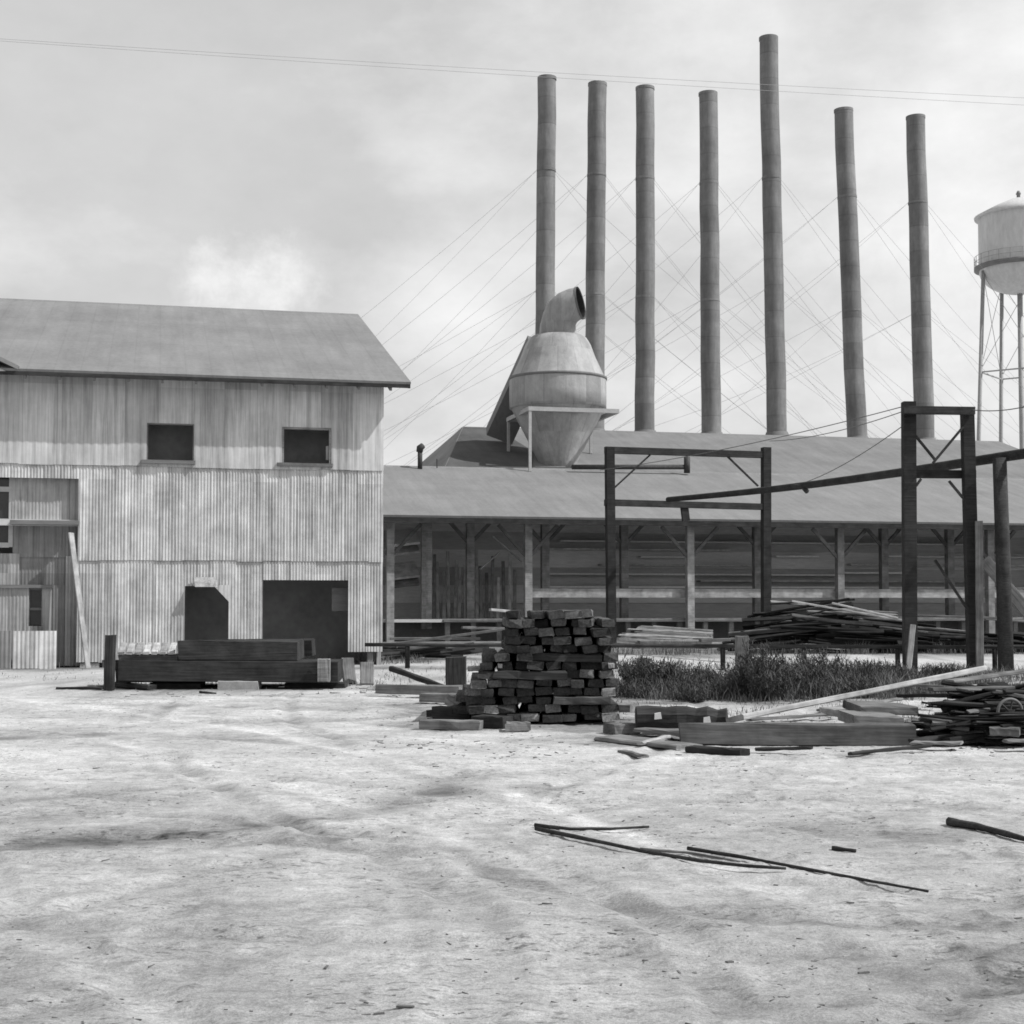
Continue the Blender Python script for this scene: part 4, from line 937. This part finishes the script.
for i, (xa, ya, xb, yb, w_) in enumerate(((792, 602, 905, 622, .16), (832, 604, 898, 619, .14), (905, 616, 1000, 619, .12), (915, 628, 968, 633, .3), (985, 620, 1050, 624, .3))):
    plank('plank', at_y(xa, ya, 47), at_y(xb, yb, 46.6), w_, .06, 'fresh' if i < 2 else 'weathered', ['long pale edging lying along the crest of the slab mound', 'second pale edging just under the crest of the mound', 'thin pale strip behind the gantry at the mound tail', 'wide grey plank behind the gantry between its posts', 'grey plank behind the round post'][i], 'plank', bow=.06)

# ------------------------------------------------------------------ junk pile in the right foreground
L_(680, 745, .0, 914, 746, .0, .22, .235, 'grey', 'big squared grey timber lying level at the front of the junk pile')
plank('plank', G(735, 738, .2), at_y(978, 672, 20.6), .3, .07, 'fresh', 'long pale plank rising to the right across the junk pile', 'plank', roll=R(-12))
L_(690, 752, .0, 745, 757, .0, .16, .07, 'beam', 'dark splintered piece of wood before the big grey timber')
L_(608, 740, .0, 690, 750, .0, .4, .05, 'weathered', 'wide grey board lying flat between stack and big timber')
L_(640, 736, .05, 705, 740, .05, .3, .05, 'weathered', 'pale thin board under the black log')
L_(622, 752, .0, 645, 759, .0, .1, .03, 'weathered', 'thin grey lath end on the sand')
lg = thing('charred_log', 'short black charred log with two pale blazes lying on boards', 'log', G(682, 736))
a = G(636, 734, .2); b = G(727, 735, .2)
mb = MB(); mb.tube([a.lerp(b, k / 9) + Vector((0, random.uniform(-.02, .02), random.uniform(-.015, .015))) for k in range(10)], [.135 + random.uniform(-.018, .015) for _ in range(10)], 9); mb.build('trunk', M['creosote'], lg)
for x, y in ((658, 716), (707, 720)):
    p = at_y(x, y, a.lerp(b, (x - 636) / 91).y - .165); mb = MB(); s = .042; mb.slab([p + Vector((-s, 0, -s)), p + Vector((s * 1.1, 0, -s * .8)), p + Vector((s * .8, 0, s)), p + Vector((-s * .9, 0, s * .7))], Vector((0, -1, 0)), .05); mb.build('blaze', M['ash'], lg)
for i, (xa, ya, za, xb, yb, zb, w_, t_, mt, lab) in enumerate((
    (830, 724, .16, 858, 730, .14, .3, .08, 'fresh', 'small pale timber end beside the stubby timbers'),
    (900, 716, .26, 952, 720, .3, .16, .05, 'beam', 'dark board slid under the long pale plank'),
    (905, 706, .3, 950, 712, .34, .18, .04, 'weathered', 'thin grey board under the long pale plank'),
    (985, 733, .3, 1050, 733, .3, .2, .1, 'weathered', 'grey board lying above the wheel in the junk pile'),
    (950, 708, .36, 1050, 700, .5, .16, .05, 'weathered', 'thin grey board rising to the right above the junk pile'),
    (960, 725, .36, 1050, 722, .4, .1, .06, 'iron', 'long dark iron bar lying across the junk pile'),
    (990, 748, .14, 1020, 749, .14, .2, .09, 'weathered', 'grey timber end below the wheel'),
    (912, 750, .06, 962, 752, .06, .2, .03, 'weathered', 'thin grey board low at the front of the junk pile'),
    (1005, 752, .1, 1060, 752, .1, .2, .03, 'weathered', 'thin grey board below the wheel at the right edge'))):
    L_(xa, ya, za, xb, yb, zb, w_, t_, mt, lab, 'board')
hbeam(861, 919, 705.5, 714, 17.9, .95, 'weathered', 'upper of two stubby pale-topped timbers in the junk pile', 'timber', 2)
hbeam(854, 904, 715, 726, 17.2, .85, 'weathered', 'lower of two stubby pale-topped timbers left in the junk pile', 'timber', 2)
for i in range(220):
    px = random.triangular(912, 1080, 1000); Y = random.uniform(16.6, 18.6); X = (px - 512) / F * Y
    top = .62 * min(1, max(.15, (px - 910) / 60)) * (1 - abs(Y - 17.7) / 2.2)
    l = random.uniform(.18, .62); th = random.gauss(0, .3); d = Vector((math.cos(th), math.sin(th), random.gauss(0, .09))) * l
    p = Vector((X, Y, max(.04, random.random() * top))); m_ = min((p - d).z, (p + d).z)
    if m_ < .01: p.z += .01 - m_
    plank('scrap_wood', p - d, p + d, random.uniform(.05, .16), random.uniform(.018, .05), random.choice(('tarry', 'beam', 'tarry', 'slab', 'tarry', 'post', 'grey')), 'dark scrap of broken wood heaped in the junk pile at right', 'scrap wood', 'dark scraps in the junk pile', roll=random.uniform(-.35, .35))
for i, (xa, ya, xb, yb, w_, mt, lab) in enumerate((
    (640, 748, 668, 741, .08, 'fresh', 'short pale lath lying aslant left of the big grey timber'), (748, 722, 838, 719, .16, 'weathered', 'flat grey plank on the sand behind the big grey timber'),
    (820, 712, 900, 703, .12, 'weathered', 'thin grey plank running under the long pale plank'), (756, 754, 812, 756, .07, 'beam', 'thin dark strip on the sand before the big grey timber'),
    (880, 697, 1010, 690, .14, 'weathered', 'long grey plank lying behind the junk heap'), (935, 690, 1060, 683, .12, 'shedpost', 'long pale plank farthest back behind the junk heap'),
    (850, 757, 930, 753, .06, 'beam', 'long thin dark strip before the right end of the big timber'))):
    L_(xa, ya, .02, xb, yb, .05, w_, .035, mt, lab, 'plank')
# iron cart wheel half buried in the junk
wp = at_y(1010, 712, 16.95)
wh = thing('cart_wheel', 'small spoked iron cart wheel leaning upright in the junk pile', 'wheel', wp, R(10))
def wpt(r, th, dy=0.0): return wp + Vector((math.cos(th) * r, dy + math.cos(th) * r * .18, math.sin(th) * r))
mb = MB(); mb.tube([wpt(.145, 2 * math.pi * k / 32) for k in range(33)], .018, 8); mb.build('rim', M['wire'], wh, True)
mb = MB(); mb.tube([wp + Vector((0, -.06, 0)), wp + Vector((0, .06, 0))], .035, 10); mb.build('hub', M['iron'], wh)
for k in range(6):
    th = math.pi / 3 * k + .3; mb = MB(); mb.tube([wpt(.03, th), wpt(.14, th)], .011, 6); mb.build('spoke', M['iron'], wh)
sh = thing('iron_drum', 'dark round iron drum lying on its side in the junk pile above the wheel', 'drum', at_y(1000, 690, 18.4))
for (x, y, r_) in ((990, 692, .11), ):
    p = at_y(x, y, 18.2); mb = MB(); mb.tube([p + Vector((-.12, -.12, 0)), p + Vector((.25, .3, 0))], r_, 18); mb.build('shell', M['tarry'], sh, True)
    mb = MB(); mb.tube([p + Vector((-.13, -.13, 0)), p + Vector((-.115, -.115, 0))], r_ * 1.08, 18); mb.build('rim', M['iron'], sh, True)

# scraps
p = G(724, 690, .1); plank('scrap_board', p, p + Vector((.22, .05, .03)), .14, .02, 'ash', 'bright white scrap lying among the weeds', 'scrap', roll=.3)

# ------------------------------------------------------------------ sticks on the sand
def stick(pts, r, mat, lab):
    P = [G(x, y, r * .7) for x, y in pts]; Q = []
    for i in range(len(P) - 1):
        for k in range(5): Q.append(P[i].lerp(P[i + 1], k / 5) + Vector((0, random.uniform(-.006, .006), random.uniform(0, .004))))
    Q.append(P[-1]); n = len(Q)
    z0, z1 = Q[0].z, Q[-1].z
    lift = max(0, sorted(gz(q_.x, q_.y) + r * .5 - (z0 + (z1 - z0) * i / (n - 1)) for i, q_ in enumerate(Q))[int(n * .93)])
    for i, q_ in enumerate(Q): q_.z = z0 + (z1 - z0) * i / (n - 1) + lift + .3 * (q_.z - z0 - (z1 - z0) * i / (n - 1)) * 0
    mb = MB(); mb.tube(Q, [.85 * r * (1.1 - .5 * i / n) * random.uniform(.85, 1.1) for i in range(n)], 7)
    tag(mb.build('stick', M[mat], None, True, base=P[0]), lab, 'stick')
stick([(536, 831), (600, 845), (650, 856), (700, 865), (748, 871), (786, 874)], .017, 'post', 'thick dark stick lying aslant on the sand, nearer of the middle ones')
stick([(688, 851), (740, 859), (800, 870), (860, 881), (928, 893)], .015, 'beam', 'thin dark stick continuing the long line toward lower right')
stick([(535, 827), (570, 831), (610, 831), (649, 829)], .016, 'beam', 'shorter dark stick lying level above the long one')
stick([(640, 850), (690, 853), (740, 861)], .012, 'weathered', 'thin grey stick beside the middle of the long stick')
stick([(832, 851), (856, 853)], .018, 'post', 'very short dark stick lying alone on the sand')
stick([(949, 828), (975, 832), (1000, 838), (1030, 846)], .034, 'post', 'thick short dark branch at the right edge of the sand')
stick([(200, 693), (216, 694)], .025, 'beam', 'small dark stick lying in front of the beam pile')

# ------------------------------------------------------------------ weeds, bushes, ground litter
def blades(name, pts, hts, mat, wid, lean, kind=None, parent=None, base=None):
    n = len(pts); th = rng.uniform(0, 2 * np.pi, n); ln = rng.uniform(.1, lean, n) * hts; ph = rng.uniform(0, 2 * np.pi, n)
    P = np.array(pts); dx = np.cos(th) * wid * .5; dy = np.sin(th) * wid * .5
    ex = np.cos(ph) * ln; ey = np.sin(ph) * ln
    v = np.zeros((n, 5, 3)); v[:, 0] = P + np.stack([dx, dy, dx * 0], 1); v[:, 1] = P - np.stack([dx, dy, dx * 0], 1)
    mid = P + np.stack([ex * .35, ey * .35, hts * .6], 1)
    v[:, 2] = mid - np.stack([dx * .8, dy * .8, dx * 0], 1); v[:, 3] = mid + np.stack([dx * .8, dy * .8, dx * 0], 1)
    v[:, 4] = P + np.stack([ex, ey, hts], 1)
    i = np.arange(n) * 5
    f = [(a, a + 1, a + 2, a + 3) for a in i] + [(a + 3, a + 2, a + 4) for a in i]
    me = bpy.data.meshes.new(name); vv = v.reshape(-1, 3)
    if base is not None: vv = vv - np.array(base)
    me.from_pydata(vv.tolist(), [], [tuple(int(q) for q in t) for t in f]); me.update(); me.materials.append(mat)
    o = bpy.data.objects.new(name, me); col.objects.link(o)
    if base is not None: o.location = base
    if kind: o['kind'] = kind
    return o
PT, HT = [], []
def patch(cx, cy_, rx, ry, h, n):
    n = int(n * 1.5)
    for _ in range(n):
        a = random.uniform(0, 2 * math.pi); r_ = math.sqrt(random.random()) * random.uniform(.7, 1.1); x = cx + rx * r_ * math.cos(a); y = cy_ + ry * r_ * math.sin(a)
        nz = float(vnoise(np.array([x * 1.6]), np.array([y * 1.6]), 131)[0]) + .5
        if random.random() > nz * 2.6 - .75: continue
        PT.append((x, y, gz(x, y) - .01)); HT.append(h * random.uniform(.25, 1.15) ** 1.3 * (.15 + 1.5 * nz))
for a in ((3.2, 27.2, 2.4, 2.8, .26, 4200), (5.4, 27.0, 2.6, 3.0, .30, 5200), (7.6, 28.5, 2.4, 2.6, .18, 1800), (9.5, 30.5, 2.6, 2.4, .15, 1300), (3.0, 24.8, 2.2, .7, .1, 900),
          (5, 46.5, 9, 1.6, .35, 3200), (13, 47, 8, 1.4, .3, 2000), (9.3, 22, 1.6, 1.6, .18, 900), (8.0, 32.5, 3.4, 1.8, .2, 2200), (6.5, 25.3, 2.4, 1.2, .16, 1500), (2.2, 25.6, 1.6, 1.0, .14, 700), (11, 33, 3, 1.5, .2, 1200), (-4, 39.5, 3.0, 1.2, .2, 700), (-9.5, 36.9, 6, .5, .18, 700), (-5.0, 28.9, 3.0, .5, .12, 300)):
    patch(*a)
for a in ((4.0, 23.6, 4.2, 1.6, .07, 700), (6.5, 20, 3.5, 1.6, .09, 700), (2.2, 21.8, 2.0, 1.2, .09, 450), (-3.0, 30, 5, 4, .06, 500), (-8, 33, 5, 3.5, .07, 450), (0.5, 33, 3.5, 6, .12, 700), (4.5, 36.5, 6, 4, .16, 1500)):
    patch(*a)
blades('weeds', PT, np.array(HT), M['grass'], .013, .8, 'stuff')
def bush(px, py, rx, h, n, lab):
    n = int(n * 2.2)
    p = G(px, py); pts = []; hts = []
    b = thing('weed_bush', lab, 'bush', p, 0, 'bushy weeds before the rail')
    mb = MB(); stems = []
    for k in range(34):
        a = random.uniform(0, 2 * math.pi); r_ = rx * math.sqrt(random.random()) * .9; hh = h * random.uniform(.55, 1.1) * (1 - .35 * r_ / rx)
        s0 = p + Vector((r_ * .5 * math.cos(a), r_ * .5 * math.sin(a), -.02)); s1_ = p + Vector((r_ * math.cos(a), r_ * math.sin(a), hh))
        stems.append((s0, s1_)); mb.tube([s0, s0.lerp(s1_, .5) + Vector((0, 0, .04)), s1_], [.008, .006, .003], 4)
    mb.build('stems', M['bush'], b)
    for _ in range(n):
        s0, s1_ = random.choice(stems); q_ = s0.lerp(s1_, random.uniform(.08, 1)); pts.append((q_.x + random.gauss(0, .05), q_.y + random.gauss(0, .05), q_.z + random.gauss(0, .03))); hts.append(random.uniform(.03, .11) * random.choice((1, 1, 1, .4, -.3)))
    o = blades('leaves', [tuple(Vector(t) - p) for t in pts], np.array(hts), M['bush'], .018, 1.6); o.parent = b
bush(648, 694, .62, .70, 2200, 'low dark bush of weeds just right of the tie stack')
bush(640, 684, .5, .55, 1300, 'thin bush of weeds behind the low dark one by the stack')
bush(762, 699, .72, .98, 3400, 'tallest dark bush of weeds, in the middle before the rail')
bush(795, 694, .7, .62, 2200, 'broad bush of weeds right of the tallest bush')
bush(845, 690, .7, .42, 1500, 'low bush of weeds left of the gantry foot')
bush(715, 692, .6, .38, 1100, 'low sparse weed bush between the two dark ones')
bush(815, 684, .6, .74, 1300, 'thin tall weed bush behind the broad bush')
bush(690, 700, .45, .26, 600, 'smallest weed tuft at the front of the weed patch')
bush(895, 684, .7, .40, 1100, 'weed bush at the foot of the left gantry post')
bush(945, 680, .7, .36, 1000, 'weed bush between the two gantry posts')
for i in range(20):
    bush(random.choice((random.uniform(622, 740), random.uniform(740, 900), random.uniform(740, 900))), random.uniform(676, 700), random.uniform(.3, .65), random.uniform(.22, .6), 500, 'leafy weed clump among the weeds before the rail')
def litter(name, n, region, smin, smax, mat, seed):
    r = random.Random(seed); mb = MB(); bm_v, bm_f = [], []
    for _ in range(n):
        Y = r.uniform(*region[1]); X = r.uniform(*region[0]) * Y
        if r.random() > float(vnoise(np.array([X * .9]), np.array([Y * .7]), 171)[0]) * 1.6 + .55: continue
        s = r.uniform(smin, smax) * (1 if r.random() < .97 else 2.0); th = r.uniform(0, math.pi); l = s * r.uniform(1, 4.5)
        p = Vector((X, Y, gz(X, Y) + s * .15)); d = Vector((math.cos(th), math.sin(th), r.uniform(-.1, .1))) * l / 2
        mb.beam(p - d, p + d, s * r.uniform(.4, 1), s * .35)
    o = mb.build(name, M[mat]); o['kind'] = 'stuff'
litter('bark_litter', 5200, ((-.36, .36), (5.2, 34)), .003, .012, 'bark', 3)
litter('wood_chips', 1500, ((-.36, .36), (5.2, 34)), .003, .009, 'fresh', 4)
litter('bark_litter', 900, ((-.1, .4), (15.5, 21)), .008, .025, 'bark', 5)
litter('bark_litter', 500, ((-.26, -.06), (25.5, 29)), .01, .03, 'bark', 6)

# ------------------------------------------------------------------ light and sky (monochrome, bright haze with broken cloud)
EL = R(48.5); TH_ = R(62)
hdir = (W(0, -1, 0) * math.cos(TH_) + W(1, 0, 0) * math.sin(TH_))
sund = Vector((hdir.x * math.cos(EL), hdir.y * math.cos(EL), math.sin(EL)))
sl = bpy.data.lights.new('sun', 'SUN'); sl.energy = 4.3; sl.angle = R(0.6); sl.color = (1, 1, 1)
so = bpy.data.objects.new('sun', sl); col.objects.link(so); so.rotation_euler = sund.to_track_quat('Z', 'Y').to_euler()
so.location = (0, 0, 60)
w = bpy.data.worlds.new('World'); sc.world = w; w.use_nodes = True; nt = w.node_tree
bg = nt.nodes['Background']; bg.inputs['Strength'].default_value = 0.1
sky = nd(nt, 'ShaderNodeTexSky'); sky.sky_type = 'NISHITA'; sky.sun_disc = False; sky.sun_elevation = EL
sky.sun_rotation = math.atan2(hdir.x, hdir.y); sky.dust_density = 4
rb = nd(nt, 'ShaderNodeRGBToBW'); nt.links.new(sky.outputs[0], rb.inputs[0])
tc = nd(nt, 'ShaderNodeTexCoord')
mp = nd(nt, 'ShaderNodeMapping'); mp.inputs['Scale'].default_value = (1, 1, 1.9); mp.inputs['Location'].default_value = (2.3, .4, .35)
nt.links.new(tc.outputs['Generated'], mp.inputs['Vector'])
n1 = noise(nt, 3.4, 9, 0.55, vec=mp.outputs[0]); n2 = noise(nt, 9, 8, 0.6, vec=mp.outputs[0])
cl = math_(nt, 'ADD', math_(nt, 'MULTIPLY', n1, .8), math_(nt, 'MULTIPLY', n2, .2))
sxyz = nd(nt, 'ShaderNodeSeparateXYZ'); nt.links.new(tc.outputs['Generated'], sxyz.inputs[0])
cl = math_(nt, 'ADD', cl, math_(nt, 'MULTIPLY', sxyz.outputs['X'], .22))
fac = ramp(nt, cl, [(0.40, 0.0), (0.52, .45), (0.66, 1.0)])
out = math_(nt, 'ADD', math_(nt, 'ADD', math_(nt, 'MULTIPLY', fac, 2.7), math_(nt, 'MULTIPLY', math_(nt, 'SUBTRACT', n2, .5), 2.2)), math_(nt, 'ADD', math_(nt, 'MULTIPLY', rb.outputs[0], .25), 5.7))
n3 = noise(nt, 26, 6, .65, vec=tc.outputs['Generated'])
for (px, py, rad, amt) in ((252, 288, .050, 1.9), (212, 285, .034, 1.3), (290, 270, .032, 1.3), (705, 20, .09, 1.3), (960, 230, .12, 1.2), (480, 330, .10, .9), (90, 170, .16, .4), (880, 330, .10, .9)):
    d = ray(px, py).normalized(); vm = nd(nt, 'ShaderNodeVectorMath', operation='DISTANCE'); nt.links.new(tc.outputs['Generated'], vm.inputs[0]); vm.inputs[1].default_value = d
    q = math_(nt, 'ADD', math_(nt, 'DIVIDE', vm.outputs['Value'], rad), math_(nt, 'MULTIPLY', math_(nt, 'SUBTRACT', math_(nt, 'ADD', math_(nt, 'MULTIPLY', n2, .5), math_(nt, 'MULTIPLY', n3, .5)), .5), 3.0 if rad < .08 else 2.0))
    out = math_(nt, 'ADD', out, ramp(nt, q, [(0.25, amt), (0.8 if rad > .08 else .62, 0)]) if 0 else math_(nt, 'MULTIPLY', ramp(nt, q, [(0.1, 1), (0.85, 0)]), amt))
zen = ramp(nt, sxyz.outputs['Z'], [(0.36, 1.0), (1.0, .55)])
out = math_(nt, 'MULTIPLY', out, zen)
nt.links.new(out, bg.inputs['Color'])
print('ties', ntie)
